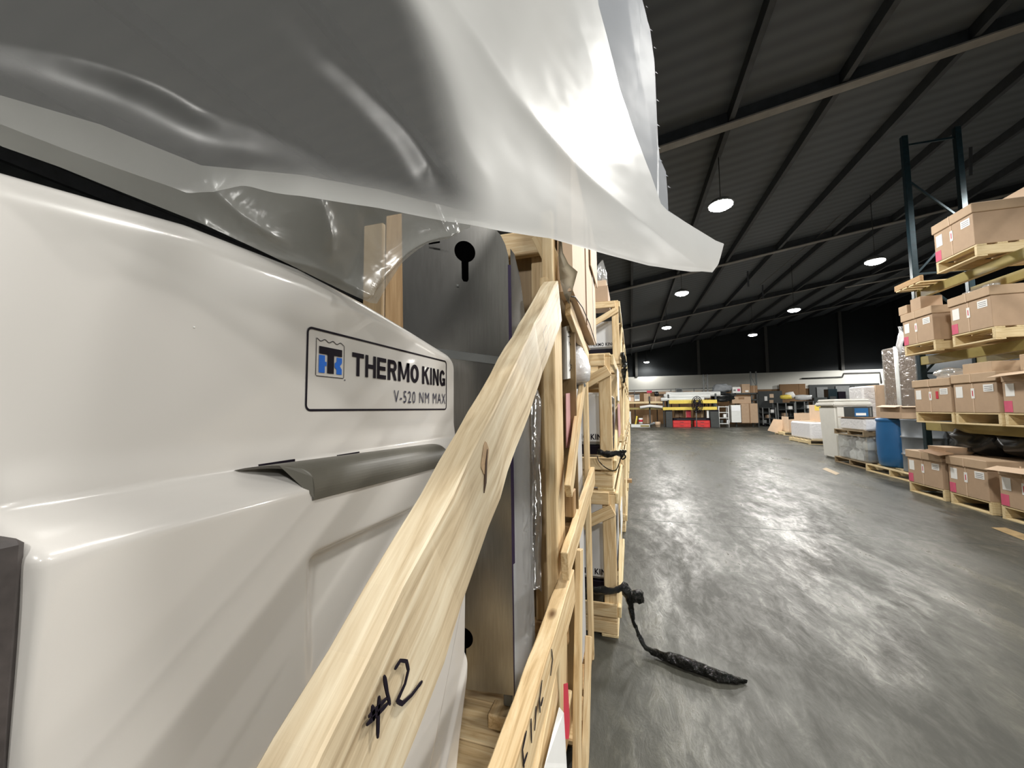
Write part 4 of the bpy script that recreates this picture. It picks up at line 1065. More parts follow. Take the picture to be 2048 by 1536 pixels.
tag(blob('plastic_bag', (4.05, 6.55, 1.66), (0.22, 0.36, 0.14), 'wrap_clear', None, 0.5, 3, 3, 2), 'clear crumpled plastic bag on the farthest second-level carton', 'bag')
tag(blob('black_bag', (4.45, 6.55, 0.78), (0.75, 0.7, 0.34), 'dark_bag', None, 0.5, 3, 3, 7), 'shiny black plastic bag under the second level, left one', 'bag')
tag(blob('black_bag', (4.50, 5.90, 0.78), (0.7, 0.7, 0.30), 'dark_bag', None, 0.5, 3, 3, 8), 'shiny black plastic bag under the second level, right one', 'bag')
tr = thing('foil_tray', (4.0, 6.60, 0.63), 'crumpled foil-lined tray on the farthest bottom carton', 'tray')
prism('tray', [Vector(p) for p in ((3.90, 6.50, 0.612), (4.16, 6.50, 0.612), (4.22, 6.44, 0.70), (3.86, 6.44, 0.70))], (0, 0.30, 0), 'cardboard_pale', tr)
tag(board('cardboard_scrap', (3.82, 6.35, 0.615), (3.82, 6.72, 0.645), 0.16, 0.006, (1, 0, .2), 'cardboard_dark', None), 'folded cardboard scrap hanging over the bottom carton edge', 'card')
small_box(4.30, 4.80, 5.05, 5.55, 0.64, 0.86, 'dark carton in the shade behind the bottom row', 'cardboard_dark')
for k, (yy, zz) in enumerate(((6.75, 1.93), (6.35, 1.93), (5.9, 1.93))):
    small_box(4.5, 4.75, yy - .12, yy + .12, 1.46, 1.62 + .03 * k, ('bright narrow package', 'white narrow package', 'pale narrow package')[k] + ' in the second-level shade, ' + ('farthest', 'middle', 'nearest')[k], 'paper', tape=False, name='package')
lw = tag(tube('loose_wrap', [(5.068, 9.321, 2.794), (5.081, 9.339, 2.599), (5.039, 9.339, 2.404), (5.07, 9.362, 2.209)], [0.03, 0.06, 0.05, 0.01], 'wrap_white', None, 10), 'loose white wrap hanging off the farthest third-level pallet', 'wrap'); crumple(lw, 0.03, 12)

# ------------------------------------------------------------------ drums, bin, wrapped loads
pallet(4.30, 7.75, 0.0, 1.05, 1.45, 0.135, 'pallet carrying the blue drum and the grey drum', group='pallets on the floor beyond the rack')
def drum(cx, cy, z, mat, label, r=0.29, h=0.88, hoops=True, square=False):
    t = thing('drum', (cx, cy, z), label, 'drum')
    if hoops:
        prof = [(r - .01, 0.0), (r + .006, 0.01), (r, 0.03), (r, .27), (r + .014, .285), (r + .014, .30), (r, .315), (r, .56), (r + .014, .575), (r + .014, .59), (r, .605), (r, h - .03), (r + .008, h - .015), (r + .008, h), (r - .01, h), (r - .012, h - .02)]
    else:
        prof = [(r - .04, 0.0), (r - .01, 0.03), (r + .004, .20), (r + .010, .44), (r + .004, .68), (r - .008, h - .08), (r - .005, h - .06), (r + .005, h - .05), (r + .005, h - .01), (r - .01, h), (r - .02, h - .02)]
    lathe('shell', (cx, cy, z), prof, mat, t, 48)
    lathe('bung', (cx + .12, cy - .10, z + h - .022), [(0.035, 0), (0.035, .02), (0.02, .025)], 'paper' if hoops else mat, t, 12)
    return t
drum(4.66, 8.86, 0.136, 'blue_plastic', 'blue plastic drum on the floor pallet', hoops=False)
drum(4.66, 8.16, 0.136, 'drum_grey', 'grey ribbed steel drum next to the blue drum')
drum(5.06, 7.72, 0.0, 'drum_dark', 'dark drum behind the grey drum, next to the rack', r=0.27, h=1.0)
ob = thing('open_carton', (4.7, 8.5, 1.02), 'open brown carton with pale torn flaps resting on the two drums', 'box')
box('body', 4.42, 4.90, 8.28, 8.86, 1.018, 1.22, 'cardboard', ob)
board('flap', (4.42, 8.26, 1.225), (4.92, 8.26, 1.225), 0.09, 0.005, (0, 1, .15), 'cardboard_pale', ob)
board('flap', (4.40, 8.30, 1.23), (4.40, 8.84, 1.24), 0.11, 0.005, (1, 0, .3), 'cardboard_pale', ob)
# stacked wrapped loads of bottles/jugs
pallet(4.36, 9.28, 0.0, 1.0, 1.25, 0.13, 'dark old pallet under the wrapped jugs', 'pallet_old', 'pallets on the floor beyond the rack')
ld_ = thing('wrapped_load', (4.8, 9.8, 0.13), 'clear stretch-wrapped block of jugs on the dark pallet, lower of two', 'load')
for i in range(4):
    for j in range(2):
        for k in range(2):
            lathe('jug', (4.50 + j * .26, 9.42 + i * .26, 0.132 + k * .24), [(0.09, 0), (0.105, .02), (0.105, .15), (0.05, .20), (0.03, .235)], 'pvc_white' if (i + j + k) % 3 else 'grey_metal', ld_, 10)
o = box('wrap', 4.36, 5.0, 9.28, 10.35, 0.135, 0.63, 'wrap_clear', ld_, bev=0.03)
pallet(4.34, 9.28, 0.635, 1.0, 1.15, 0.11, 'dark old pallet sandwiched between the two wrapped loads', 'pallet_old', 'pallets on the floor beyond the rack')
l2 = thing('wrapped_load', (4.8, 9.8, 0.75), 'short white wrapped load topped with a brown sheet, upper of two', 'load')
box('body', 4.38, 4.95, 9.32, 10.25, 0.75, 1.00, 'wrap_white', l2, bev=0.03)
box('top_sheet', 4.36, 4.97, 9.30, 10.27, 1.001, 1.012, 'cardboard_dark', l2)
# white bin on the ground
bn = thing('plastic_bin', (5.0, 11.0, 0), 'tall white plastic bin with a rolled rim and flat lid', 'bin')
def tapered(name, x0, x1, y0, y1, z0, z1, tp, mat, parent, bev=0.04):
    bm = bmesh.new(); add_box(bm, (0, 0, 0), (1, 1, 1))
    for v in bm.verts:
        k = tp if v.co.z > 0 else 0
        v.co.x = (x0 - k if v.co.x < 0 else x1 + k); v.co.y = (y0 - k if v.co.y < 0 else y1 + k); v.co.z = z0 if v.co.z < 0 else z1
    bmesh.ops.bevel(bm, geom=[e for e in bm.edges], offset=bev, segments=3, affect='EDGES')
    return bm_obj(name, bm, mat, parent, False)
tapered('body', 4.56, 5.15, 10.80, 11.55, 0.0, 1.26, 0.04, 'bin_white', bn)
tapered('rim', 4.46, 5.22, 10.71, 11.64, 1.24, 1.34, 0.0, 'bin_white', bn, 0.03)
tapered('lid', 4.50, 5.20, 10.74, 11.61, 1.34, 1.41, 0.0, 'bin_white', bn, 0.03)
kt = thing('printed_carton', (4.8, 9.5, 1.01), 'dark printed kit box with a blue and white picture, standing on the wrapped load', 'box')
kb = (4.38, 4.72, 9.70, 10.05, 0.998, 1.233)
box('body', kb[0], kb[1], kb[2], kb[3], 1.012, max(kb[5], 1.2), 'dark_metal', kt)
box('blue_picture', kb[0] + .03, kb[0] + .26, kb[2] - .003, kb[2], 1.03, 1.20, 'blue_plastic', kt, bev=0)
box('white_picture', kb[0] + .05, kb[0] + .22, kb[2] - .005, kb[2] - .002, 1.05, 1.10, 'paper', kt, bev=0)
box('grey_picture', kb[0] + .29, kb[1] - .03, kb[2] - .003, kb[2], 1.03, 1.21, 'grey_metal', kt, bev=0)
# tall things behind
tc_ = thing('tall_carton', (5.7, 10, 0), 'tall brown cardboard sheet standing behind the drums', 'box')
q = (5.86, 5.99, 11.30, 11.35, 1.236, 2.559)
box('sheet', q[0], q[1] + .05, 11.3, 11.4, 0.0, q[5], 'cardboard', tc_)
q = (5.77, 5.87, 11.20, 11.24, 1.376, 2.020)
box('sheet', q[0], q[1], 11.2, 11.24, 1.2, q[5], 'cardboard_dark', tc_)
sw = thing('wrapped_column', (5.8, 9.8, 0), 'tall column of long boards in grey stretch wrap with a shiny edge', 'load')
q = (5.67, 6.03, 10.65, 11.15, 1.365, 2.558)
box('core', q[0] + .02, q[1] - .02, 10.67, 11.15, 0.0, q[5] - .02, 'cardboard_dark', sw)
box('wrap', q[0], q[1], 10.65, 11.17, 0.0, q[5], 'wrap_clear', sw, bev=0.02)
tube('shiny_edge', [(q[0], 10.65, 0.9), (q[0], 10.65, q[5])], 0.035, 'pvc_white', sw, 10)
q = (5.58, 6.07, 11.80, 12.40, 1.202, 1.760)
bb = thing('carton', ((q[0] + q[1]) / 2, 12, 0), 'big tan carton with white wrap on its corner behind the bin', 'box')
box('body', q[0] + .25, q[1] + .1, 11.8, 12.5, 0.0, q[5], 'cardboard_pale', bb)
box('wrapped_side', q[0], q[0] + .28, 11.85, 12.5, 0.0, q[5] - .02, 'wrap_white', bb, bev=0.03)

# wrapped low load with a carton on it
pallet(5.55, 15.0, 0.0, 2.2, 1.7, 0.14, 'pallet under the low white wrapped load', group='pallets on the floor beyond the rack', stringers_x=False)
wl_ = thing('wrapped_load', (6.4, 16, 0.14), 'low wide load in shiny white wrap on a floor pallet', 'load')
box('body', 5.62, 7.7, 15.05, 16.7, 0.142, 0.72, 'wrap_white', wl_, bev=0.05)
box('grey_side', 6.35, 7.7, 15.03, 15.06, 0.16, 0.60, 'unit_white', wl_)
box('top_sheet', 5.8, 7.5, 15.2, 16.5, 0.721, 0.735, 'cardboard', wl_)
q = (6.14, 6.78, 16.00, 16.90, 0.664, 1.321)
cb = thing('carton', ((q[0] + q[1]) / 2, 16.4, 0.74), 'tan carton with an orange corner sitting on the low white wrapped load', 'box')
box('body', q[0] + .45, q[1] + .2, 15.55, 16.45, 0.737, q[5], 'cardboard', cb)
box('side', q[0], q[0] + .45, 15.6, 16.45, 0.737, q[5] - .03, 'cardboard_pale', cb)
box('orange_corner', q[0] - .004, q[0] + .12, 15.59, 16.0, q[5] - .22, q[5] - .04, 'bright_yellow', cb, bev=0)
# open carton on small pallet
pallet(6.30, 19.5, 0.0, 1.6, 1.1, 0.14, 'small pallet under the open flattened carton', group='pallets on the floor beyond the rack', stringers_x=False)
oc = thing('open_carton', (7.0, 20, 0.14), 'wide open pale carton with its flap hanging out, on a small pallet', 'box')
box('side', 7.0, 8.4, 20.3, 20.34, 0.142, 0.95, 'cardboard_pale', oc); box('side', 6.50, 6.54, 19.6, 20.3, 0.142, 0.80, 'cardboard_pale', oc)
board('flap', (5.213, 17.75, 0.300), (6.39, 18.88, 0.100), 0.05, 0.01, (0, 0, 1), 'cardboard_pale', oc) if False else None
prism('flap', [Vector(p) for p in ((6.153, 20.2, 0.688), (6.598, 20.2, 0.643), (6.413, 20.2, 0.016), (5.893, 20.2, 0.169))], (0.02, 0.03, 0), 'cardboard_pale', oc)
prism('flap', [Vector(p) for p in ((6.52, 19.9, 0.674), (7.068, 19.9, 0.695), (7.038, 19.9, 0.106), (6.567, 19.9, 0.080))], (0.02, 0.03, 0), 'cardboard_pale', oc)
box('base', 6.5, 8.4, 19.6, 20.3, 0.142, 0.16, 'cardboard', oc)

# ================================================================== FAR END: work racks
YB = 26.4
rk = thing('work_rack', (3, YB, 0), 'low yellow-beamed rack at the far end carrying white rolls', 'rack')
for px_ in ((2.298, 26.4, 0.781), (5.016, 26.4, 0.768)):
    for yy in (YB, YB + 1.1):
        box('post', px_[0] - .05, px_[0] + .05, yy, yy + .08, 0, 2.1, 'dark_metal', rk)
q = (2.32, 5.07, 26.35, 26.43, 1.492, 1.711); box('beam', q[0], q[1], q[2], q[3], q[4], q[5], 'bright_yellow', rk)
q2 = (1.95, 5.05, 26.35, 26.43, 1.088, 1.276); box('beam', q2[0], q2[1], q2[2], q2[3], q2[4], q2[5], 'bright_yellow', rk)
box('shelf', q[0], q[1], YB + .05, YB + 1.1, q[4] + .02, q[4] + .06, 'dark_metal', rk)
box('shelf', q2[0], q2[1], YB + .05, YB + 1.1, q2[4] + .02, q2[4] + .06, 'dark_metal', rk)
names = ['front left', 'front right', 'rear']
for k, (a, r_) in enumerate((((1.86, 4.37, 26.50, 26.70, 1.692, 1.882), 0.11), ((2.07, 4.77, 26.80, 27.00, 1.820, 2.108), 0.13), ((2.21, 5.38, 27.00, 27.20, 1.947, 2.235), 0.13))):
    t = thing('white_roll', ((a[0] + a[1]) / 2, a[2], a[4]), 'long white plastic roll on the yellow-beamed rack, ' + ('lowest and front', 'middle', 'topmost and rear')[k] + ' one', 'roll', 'white rolls on the work rack')
    tube('roll', [(a[0], a[2], (a[4] + a[5]) / 2), (a[1], a[2], (a[4] + a[5]) / 2)], (a[5] - a[4]) / 2 + .02, 'pvc_white', t, 14)
    tube('core', [(a[0] - .02, a[2], (a[4] + a[5]) / 2), (a[1] + .02, a[2], (a[4] + a[5]) / 2)], 0.05, 'cardboard', t, 8)
q = (2.50, 3.54, 26.30, 27.00, 0.000, 0.435)
def cabinet(q, mat, label, n=2, name='cabinet', hm='dark_metal'):
    t = thing(name, ((q[0] + q[1]) / 2, q[2], q[4]), label, 'cabinet')
    box('body', *q, mat, t, bev=0.01)
    for k in range(n):
        h = (q[5] - q[4]) / n
        box('drawer', q[0] + .03, q[1] - .03, q[2] - .02, q[2], q[4] + h * k + .02, q[4] + h * (k + 1) - .02, mat, t, bev=0.004)
        box('handle', (q[0] + q[1]) / 2 - .1, (q[0] + q[1]) / 2 + .1, q[2] - .04, q[2] - .02, q[4] + h * (k + .5) - .01, q[4] + h * (k + .5) + .01, hm, t, bev=0)
    return t
cabinet(q, 'red_paint', 'low red tool cabinet under the work rack, left one'); cabinet((3.74, 4.62, 26.30, 27.00, 0.003, 0.434), 'red_paint', 'low red tool cabinet under the work rack, right one')
def simple(q, mat, label, name='carton', cat='box', part='body', extra=None, bev=0.01):
    t = thing(name, ((q[0] + q[1]) / 2, (q[2] + q[3]) / 2, q[4]), label, cat)
    box(part, *q, mat, t, bev=bev)
    if extra: box(extra[0], q[0] + (q[1] - q[0]) * extra[2], q[0] + (q[1] - q[0]) * extra[3], q[2] - .01, q[2], q[4] + (q[5] - q[4]) * extra[4], q[4] + (q[5] - q[4]) * extra[5], extra[1], t, bev=0)
    return t
simple((2.10, 2.48, 26.25, 26.85, 0.000, 1.099), 'dark_metal', 'black plastic tote to the left of the red cabinets', 'tote', 'tote', extra=('rim', 'black_ink', 0, 1, .92, 1))
simple((4.65, 5.12, 26.25, 26.85, 0.009, 1.076), 'dark_metal', 'black plastic tote to the right of the red cabinets', 'tote', 'tote', extra=('rim', 'black_ink', 0, 1, .92, 1))
simple((2.55, 4.62, 26.40, 27.00, 0.432, 0.587), 'black_ink', 'black lids lying over the red cabinets', 'lid', 'lid', extra=('ridge', 'dark_metal', .1, .9, .4, .6))
simple((2.75, 3.23, 27.30, 27.80, 0.632, 1.088), 'cardboard', 'brown carton deep under the work rack', extra=('tape', 'cardboard_dark', .45, .55, 0, 1))
simple((3.29, 3.61, 26.60, 26.90, 0.614, 1.088), 'red_print', 'dark red boards leaning under the work rack', 'board_stack', 'boards', extra=('board_edge', 'cardboard', 0, .12, 0, 1))
simple((3.87, 4.39, 27.20, 27.50, 0.598, 1.078), 'pine_brown', 'brown timber panel leaning under the work rack behind the fan', 'panel', 'panel', extra=('board_edge', 'pine', 0.8, 1, 0, 1))
simple((4.50, 4.62, 26.50, 26.70, 0.520, 1.078), 'pvc_white', 'narrow white upright plank under the work rack', 'plank', 'plank', extra=('edge', 'paper', 0, .3, 0, 1))
# pedestal fan
fan = thing('pedestal_fan', (3.676, 25.69, 0.000), 'black caged pedestal fan standing before the red cabinets', 'fan')
fc = Vector((3.872, 25.9, 1.424))
tube('pole', [(fc.x - .05, 26.0, 0.05), (fc.x - .05, 26.0, fc.z - .1)], 0.03, 'grey_metal', fan)
lathe('base', (fc.x - .05, 26.0, 0), [(0.35, 0), (0.35, .03), (0.05, .06)], 'dark_metal', fan, 20)
for r_ in (0.50, 0.40, 0.28, 0.14):
    tube('cage_ring', [(fc.x + r_ * .62 * math.cos(a), fc.y - .06 + 0.0 * r_, fc.z + r_ * math.sin(a)) for a in [k * math.pi / 12 for k in range(25)]], 0.022, 'black_ink', fan, 5)
for k in range(12):
    a = k * math.pi / 6
    tube('cage_wire', [(fc.x, fc.y - .10, fc.z), (fc.x + .31 * math.cos(a), fc.y, fc.z + .5 * math.sin(a))], 0.014, 'black_ink', fan, 4)
for k in range(3):
    a = k * 2.094 + .4
    prism('blade', [Vector((fc.x + .03 * math.cos(a), fc.y + .02, fc.z + .05 * math.sin(a))), Vector((fc.x + .26 * math.cos(a - .4), fc.y + .03, fc.z + .42 * math.sin(a - .4))), Vector((fc.x + .27 * math.cos(a + .5), fc.y + .06, fc.z + .43 * math.sin(a + .5)))], (0, .01, 0), 'dark_metal', fan)
# left low shelving with boxes
lr = thing('work_shelf', (1, YB, 0), 'long low shelf rack at the far left end of the aisle crowded with cartons', 'shelf')
for a, b_ in (((-0.329, 26.6, 0.791), 0), ((1.167, 26.6, 0.784), 0), ((2.016, 26.6, 0.779), 0)):
    box('post', a[0] - .04, a[0] + .04, 26.6, 26.68, 0, 2.0, 'dark_metal', lr)
q = (-0.38, 2.09, 26.60, 27.50, 1.143, 1.273); box('shelf', *q, 'yellow_paint', lr, bev=0)
q = (-0.37, 1.95, 26.60, 27.50, 1.535, 1.666); box('shelf', *q, 'pine_pallet', lr, bev=0)
q = (-0.16, 0.59, 26.60, 26.65, 2.137, 2.202); box('rail', *q, 'dark_metal', lr, bev=0)
gr = thing('guard_rail', (3, 27.5, 1.5), 'thin grey rail on posts in front of the white wall band at the far left', 'rail')
tube('top_rail', [(-0.364, 27.9, 2.471), (5.284, 27.9, 2.5)], 0.03, 'grey_metal', gr, 6)
for a in ((0.258, 27.5, 2.302), (2.602, 27.5, 2.35), (4.028, 27.5, 2.381)): tube('rail_post', [(a[0], 27.9, 0), (a[0], 27.9, a[2] + .1)], 0.03, 'grey_metal', gr, 6)
simple((0.84, 1.24, 26.70, 27.20, 1.664, 2.188), 'cardboard', 'square brown carton on the far left shelf', extra=('tape', 'cardboard_pale', .45, .55, 0, 1))
simple((1.24, 1.85, 26.70, 27.20, 1.656, 1.982), 'cardboard', 'long low brown carton on the far left shelf', extra=('tape', 'cardboard_pale', .45, .55, 0, 1))
simple((-0.30, 0.21, 26.80, 27.20, 1.682, 2.148), 'cardboard_pale', 'pale carton at the left end of the far shelf', extra=('label_sheet', 'paper', .1, .6, .1, .6))
simple((0.24, 0.56, 26.70, 27.10, 1.707, 2.136), 'pvc_white', 'white carton beside the pale one on the far shelf', extra=('label_sheet', 'grey_cloth', .1, .9, .3, .8))
simple((1.05, 1.37, 27.20, 27.60, 2.236, 2.403), 'pink_print', 'small dark pink box on top of the far shelf cartons', extra=('label_sheet', 'red_print', .1, .9, .3, .8))
tag(blob('black_ball', (1.631, 27, 2.153), (.3, .3, .35), 'dark_bag', None, .2, 3, 2, 1), 'round black bag behind the long low carton', 'bag')
simple((1.79, 2.93, 28.00, 28.50, 2.173, 2.342), 'cardboard', 'brown carton row behind the white rolls, left', extra=('tape', 'cardboard_pale', .45, .55, 0, 1))
simple((2.91, 3.31, 27.80, 28.20, 2.217, 2.551), 'grey_metal', 'grey equipment box above the white rolls', 'equipment_box', 'box', extra=('front', 'dark_metal', .1, .9, .2, .8))
simple((3.36, 4.52, 28.00, 28.50, 2.139, 2.339), 'cardboard', 'brown carton row behind the white rolls, right', extra=('tape', 'cardboard_pale', .45, .55, 0, 1))
bs = thing('back_shelf', (3, 28.2, 0), 'narrow back shelf on posts behind the white rolls holding low cartons', 'shelf')
q = (1.72, 4.57, 27.95, 28.55, 2.120, 2.154); box('shelf', q[0], q[1], 27.96, 28.55, q[5] - .06, q[5] - .02, 'dark_metal', bs)
for xx in (q[0], (q[0] + q[1]) / 2, q[1]): box('post', xx - .03, xx + .03, 28.4, 28.46, 0, q[5] - .05, 'dark_metal', bs)
tag(tube('pipe_bundle', [(0.562, 26.5, 1.277), (1.181, 26.5, 1.367), (1.935, 26.5, 1.294)], 0.09, 'paper', None, 8), 'white bundle lying on the far left shelf edge', 'bundle')
simple((0.74, 1.33, 27.00, 27.40, 0.218, 0.777), 'cardboard_dark', 'dark brown carton under the far left shelf', extra=('tape', 'cardboard', .45, .55, 0, 1))
for q_, l_ in (((0.45, 0.72, 26.60, 26.90, 0.233, 0.591), 'white bucket with dark red label under the far left shelf'), ((1.46, 1.79, 26.20, 26.50, 0.000, 0.345), 'tan bucket with a white rim on the floor below the far left shelf')):
    cx_, cy_ = (q_[0] + q_[1]) / 2, 26.6; r_ = (q_[1] - q_[0]) / 2; h_ = q_[5] - q_[4]
    t = thing('bucket', (cx_, cy_, q_[4]), l_, 'bucket')
    lathe('pail', (cx_, cy_, q_[4]), [(r_ * .85, 0), (r_, h_), (r_ * .9, h_)], 'pvc_white' if 'white b' in l_ else 'cardboard_pale', t, 16)
    lathe('band', (cx_, cy_, q_[4] + h_ * .3), [(r_ * .93, 0), (r_ * .98, h_ * .4)], 'red_print' if 'red' in l_ else 'cardboard', t, 16)
tag(tube('light_tube', [(1.041, 27.09, 0.050), (1.347, 25.69, 0.300)], 0.07, 'grey_cloth', None, 8), 'grey pipe lying slanted on the floor below the far left shelf', 'pipe')
simple((-0.03, 1.13, 26.20, 27.00, 0.000, 0.184), 'pvc_white', 'low white pile of offcuts on the floor at the far left', 'offcut_pile', 'pile', extra=('edge', 'yellow_paint', .5, .95, .2, .8))
simple((-0.21, -0.02, 26.40, 26.60, 0.207, 1.022), 'pvc_white', 'white upright bottle-shaped container at the far left', 'container', 'container', extra=('label_sheet', 'paper', .2, .8, .4, .6))
tag(tube('yellow_tool', [((0.222, 26.5, 0.269)[0], 26.5, 0.02), (0.360, 26.5, 0.724)], 0.05, 'bright_yellow', None, 8), 'yellow handle standing by the white bucket', 'tool')
# tall rack frames
for a, b_, top, lab in (((4.565, 27.6, 2.047), (4.8, 27.6, 2.042), (4.616, 27.6, 3.385), 'grey upright rack frame behind the white rolls'), ((7.278, 27.6, 1.992), (7.581, 27.6, 1.985), (7.344, 27.6, 3.476), 'grey upright rack frame right of the stacked cartons')):
    t = thing('rack_frame', (a[0], 27.6, 0), lab, 'rack')
    upright(27.6, a[0], b_[0], top[2], t, 'rack_grey')
# tarp bundle and boxes on the middle rack
q = (5.10, 7.54, 27.40, 28.30, 1.657, 1.783)
mr = thing('shelf_rack', ((q[0] + q[1]) / 2, 27.8, 0), 'dark shelf rack in the middle of the far end holding the grey bundle and cartons', 'shelf')
box('shelf', q[0], q[1], q[2], q[3], q[4] - .02, q[5] - .05, 'dark_metal', mr)
q3 = (5.29, 7.56, 27.40, 28.30, 2.034, 2.129); box('shelf', *q3, 'dark_metal', mr, bev=0)
for xx in (q[0], (q[0] + q[1]) / 2, q[1]): box('post', xx - .04, xx + .04, 27.4, 27.48, 0, q3[5], 'dark_metal', mr)
q = (5.15, 6.21, 27.50, 28.30, 2.149, 2.726)
tag(blob('grey_bundle', ((q[0] + q[1]) / 2, 27.9, (q[4] + q[5]) / 2 + .02), (q[1] - q[0], .8, q[5] - q[4]), 'grey_cloth', None, .5, 2, 3, 3), 'big grey folded bundle on top of the middle far rack', 'bundle')
simple((6.21, 6.43, 27.50, 27.90, 2.135, 2.517), 'paper', 'pale small carton right of the grey bundle', extra=('label_sheet', 'grey_metal', .2, .8, .3, .6))
simple((6.43, 6.68, 27.50, 27.90, 2.130, 2.510), 'paper', 'small carton with a pink print on the middle far rack', extra=('label_sheet', 'pink_print', .2, .8, .3, .7))
simple((6.74, 7.19, 27.50, 28.00, 2.121, 2.689), 'cardboard', 'taller brown carton on the middle far rack', extra=('label_sheet', 'paper', .4, .8, .1, .3))
simple((7.21, 7.60, 27.50, 28.00, 2.111, 2.582), 'cardboard_dark', 'darker brown carton by the right rack frame', extra=('tape', 'cardboard', .45, .55, 0, 1))
simple((6.08, 7.13, 27.20, 27.90, 1.462, 1.898), 'cardboard', 'wide brown carton on the lower shelf of the middle far rack', extra=('shadow_slot', 'cardboard_dark', .35, .65, .6, .9))
tag(blob('dark_bundle', (5.652, 27.4, 1.859), (1.3, .7, .5), 'dark_bag', None, .5, 2, 3, 5), 'dark bundle under the grey one on the middle far rack', 'bundle')
simple((5.97, 6.50, 27.00, 27.70, 0.287, 1.371), 'pvc_white', 'white upright appliance beside the big brown carton', 'appliance', 'appliance', extra=('blue_wrap', 'foam_white', .05, .95, .65, .95))
simple((6.53, 7.42, 27.00, 27.90, 0.257, 1.454), 'cardboard', 'big brown carton standing on the floor at the far end', extra=('tape', 'cardboard_dark', .47, .53, 0, 1))
tl = thing('wire_trolley', (6, 26.6, 0), 'white wire trolley with supplies left of the white appliance', 'trolley')
q = (5.19, 5.72, 26.60, 27.10, 0.209, 1.316)
for k in range(4): box('shelf', q[0], q[1], 26.6, 27.1, q[4] + (q[5] - q[4]) * k / 3.2, q[4] + (q[5] - q[4]) * k / 3.2 + .04, 'pvc_white', tl, bev=0)
for xx in (q[0], q[1]):
    for yy in (26.6, 27.1): tube('post', [(xx, yy, 0), (xx, yy, q[5])], 0.03, 'pvc_white', tl, 6)
for k, mt in enumerate(('drum_dark', 'paper', 'foam_white')): box('supply_box', q[0] + .1 + .18 * k, q[0] + .24 + .18 * k, 26.7, 26.95, q[4] + .05 + .36 * (k % 2), q[4] + .25 + .36 * (k % 2), mt, tl)
bo = thing('bollard', (8.928, 32.04, 0.000), 'yellow bollard with black foot at the far end', 'bollard')
a = (8.677, 31.14, 0.000)
tube('post', [(a[0], a[1], 0.0), (a[0], a[1], 1.25)], 0.10, 'bright_yellow', bo, 12)
tube('band', [(a[0], a[1], 0.55), (a[0], a[1], 0.72)], 0.105, 'black_ink', bo, 12)
q = (8.18, 9.56, 29.50, 30.40, 1.290, 2.286)
dc = thing('machine_cabinet', ((q[0] + q[1]) / 2, 29.6, 0), 'dark machine cabinet with papers taped to its front at the far end', 'cabinet')
box('body', q[0], q[1], q[2], q[3], 0, q[5], 'dark_metal', dc)
for a, b_, c_, d_ in ((.25, .37, .35, .65), (.47, .64, .55, .8), (.45, .62, .2, .4)): box('paper_sheet', q[0] + (q[1] - q[0]) * a, q[0] + (q[1] - q[0]) * b_, q[2] - .01, q[2], q[4] + (q[5] - q[4]) * c_, q[4] + (q[5] - q[4]) * d_, 'paper' if a < .4 else 'cardboard_pale', dc, bev=0)
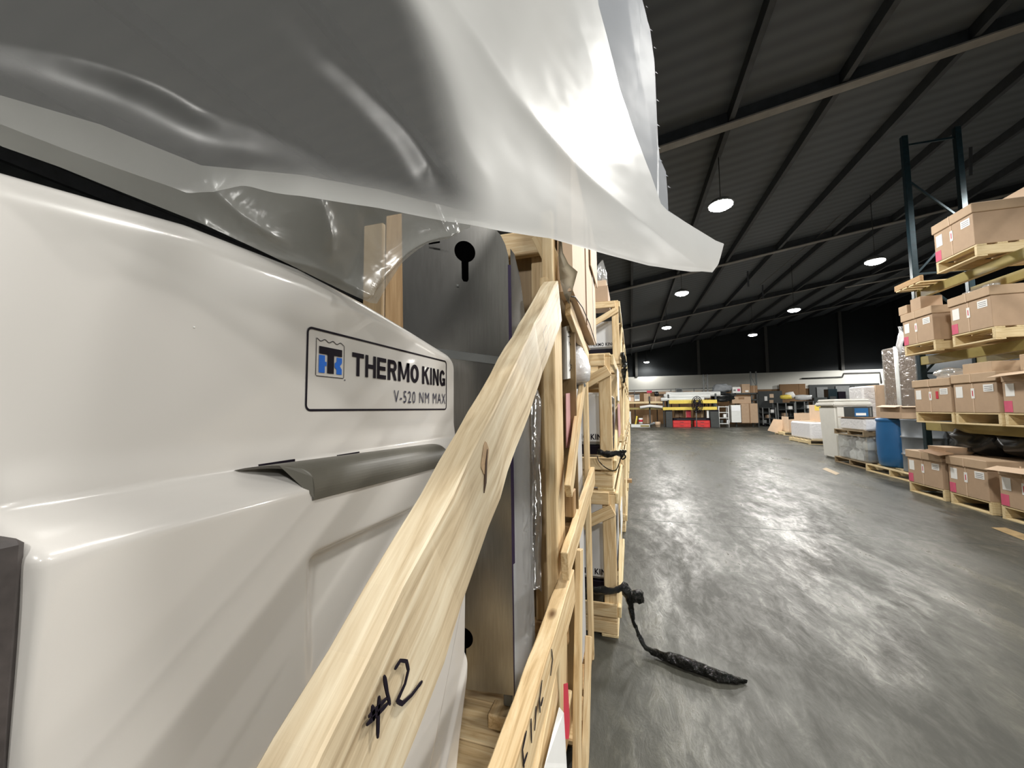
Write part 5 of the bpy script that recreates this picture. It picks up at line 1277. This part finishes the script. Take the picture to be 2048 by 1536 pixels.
for k, (x0p, lab) in enumerate((((8.08, 8.80, 28.40, 29.00, 0.143, 1.194), 'grey wheeled cage nearest the yellow bollard'), ((8.92, 9.84, 28.40, 29.20, 0.207, 1.499), 'grey wheeled cage in the middle'), ((9.90, 10.85, 28.40, 29.20, 0.333, 1.578), 'grey wheeled cage farthest right, behind the open carton'))):
    q = x0p; t = thing('wheeled_cage', ((q[0] + q[1]) / 2, 28.4, 0), lab, 'cage', 'grey wheeled cages at the far end')
    for xx in (q[0], (q[0] + q[1]) / 2, q[1]):
        for yy in (28.4, 29.2): box('post', xx - .03, xx + .03, yy, yy + .05, 0.1, q[5], 'grey_metal', t)
    for j in range(4):
        z = 0.15 + (q[5] - .2) * j / 3; box('shelf', q[0], q[1], 28.4, 29.2, z, z + .04, 'dark_metal', t)
    box('back_sheet', q[0], q[1], 29.2, 29.22, .1, q[5], 'dark_metal', t)
    for j in range(3): box('stored_box', q[0] + (q[1] - q[0]) * (.06 + .31 * j), q[0] + (q[1] - q[0]) * (.30 + .31 * j), 28.5, 28.9, .2 + (q[5] - .2) * (j % 3) / 3, .4 + (q[5] - .2) * (j % 3) / 3, ('grey_metal', 'cardboard', 'paper')[j], t)
    for xx in (q[0] + .1, q[1] - .1): lathe('wheel', (xx, 28.45, 0), [(.05, 0), (.06, .04), (.05, .1)], 'black_ink', t, 8)
simple((*(10.14, 11.70, 31.70, 31.80, 1.487, 2.825)[:4], 0.0, (10.14, 11.70, 31.70, 31.80, 1.487, 2.825)[5]), 'wall_brown', 'orange-brown plywood sheet against the far wall', 'plywood_sheet', 'panel', extra=('seam', 'cardboard_dark', .74, .76, 0, 1))
tag(blob('yellow_jacket', (9.368, 28.3, 1.845), (.6, .4, .3), 'bright_yellow', None, .5, 3, 2, 2), 'bright yellow item on the cages', 'bag')
tag(blob('white_bag', (9.658, 28.5, 1.972), (.5, .4, .4), 'paper', None, .5, 3, 2, 6), 'white bag beside the bright yellow item', 'bag')
tag(blob('pale_bag', (10.35, 28.5, 1.801), (.9, .4, .35), 'unit_white', None, .5, 3, 2, 9), 'pale rumpled bags on the right cage', 'bag')
for q, lab, mt in (((11.31, 12.04, 29.50, 30.10, 1.449, 1.802), 'dark equipment left before the office window', 'drum_dark'), ((12.10, 12.58, 29.50, 30.10, 1.440, 2.333), 'dark green cabinet before the office window', 'rack_green'), ((12.67, 13.07, 29.60, 30.10, 1.433, 2.165), 'black monitor before the office window', 'black_ink'), ((13.51, 14.07, 29.50, 30.10, 1.607, 2.485), 'grey equipment right before the office window', 'grey_metal')):
    simple((q[0], q[1], q[2], q[3], 0.0, q[5]), mt, lab, 'equipment', 'equipment', extra=('front_panel', 'dark_metal', .15, .85, .3, .8))
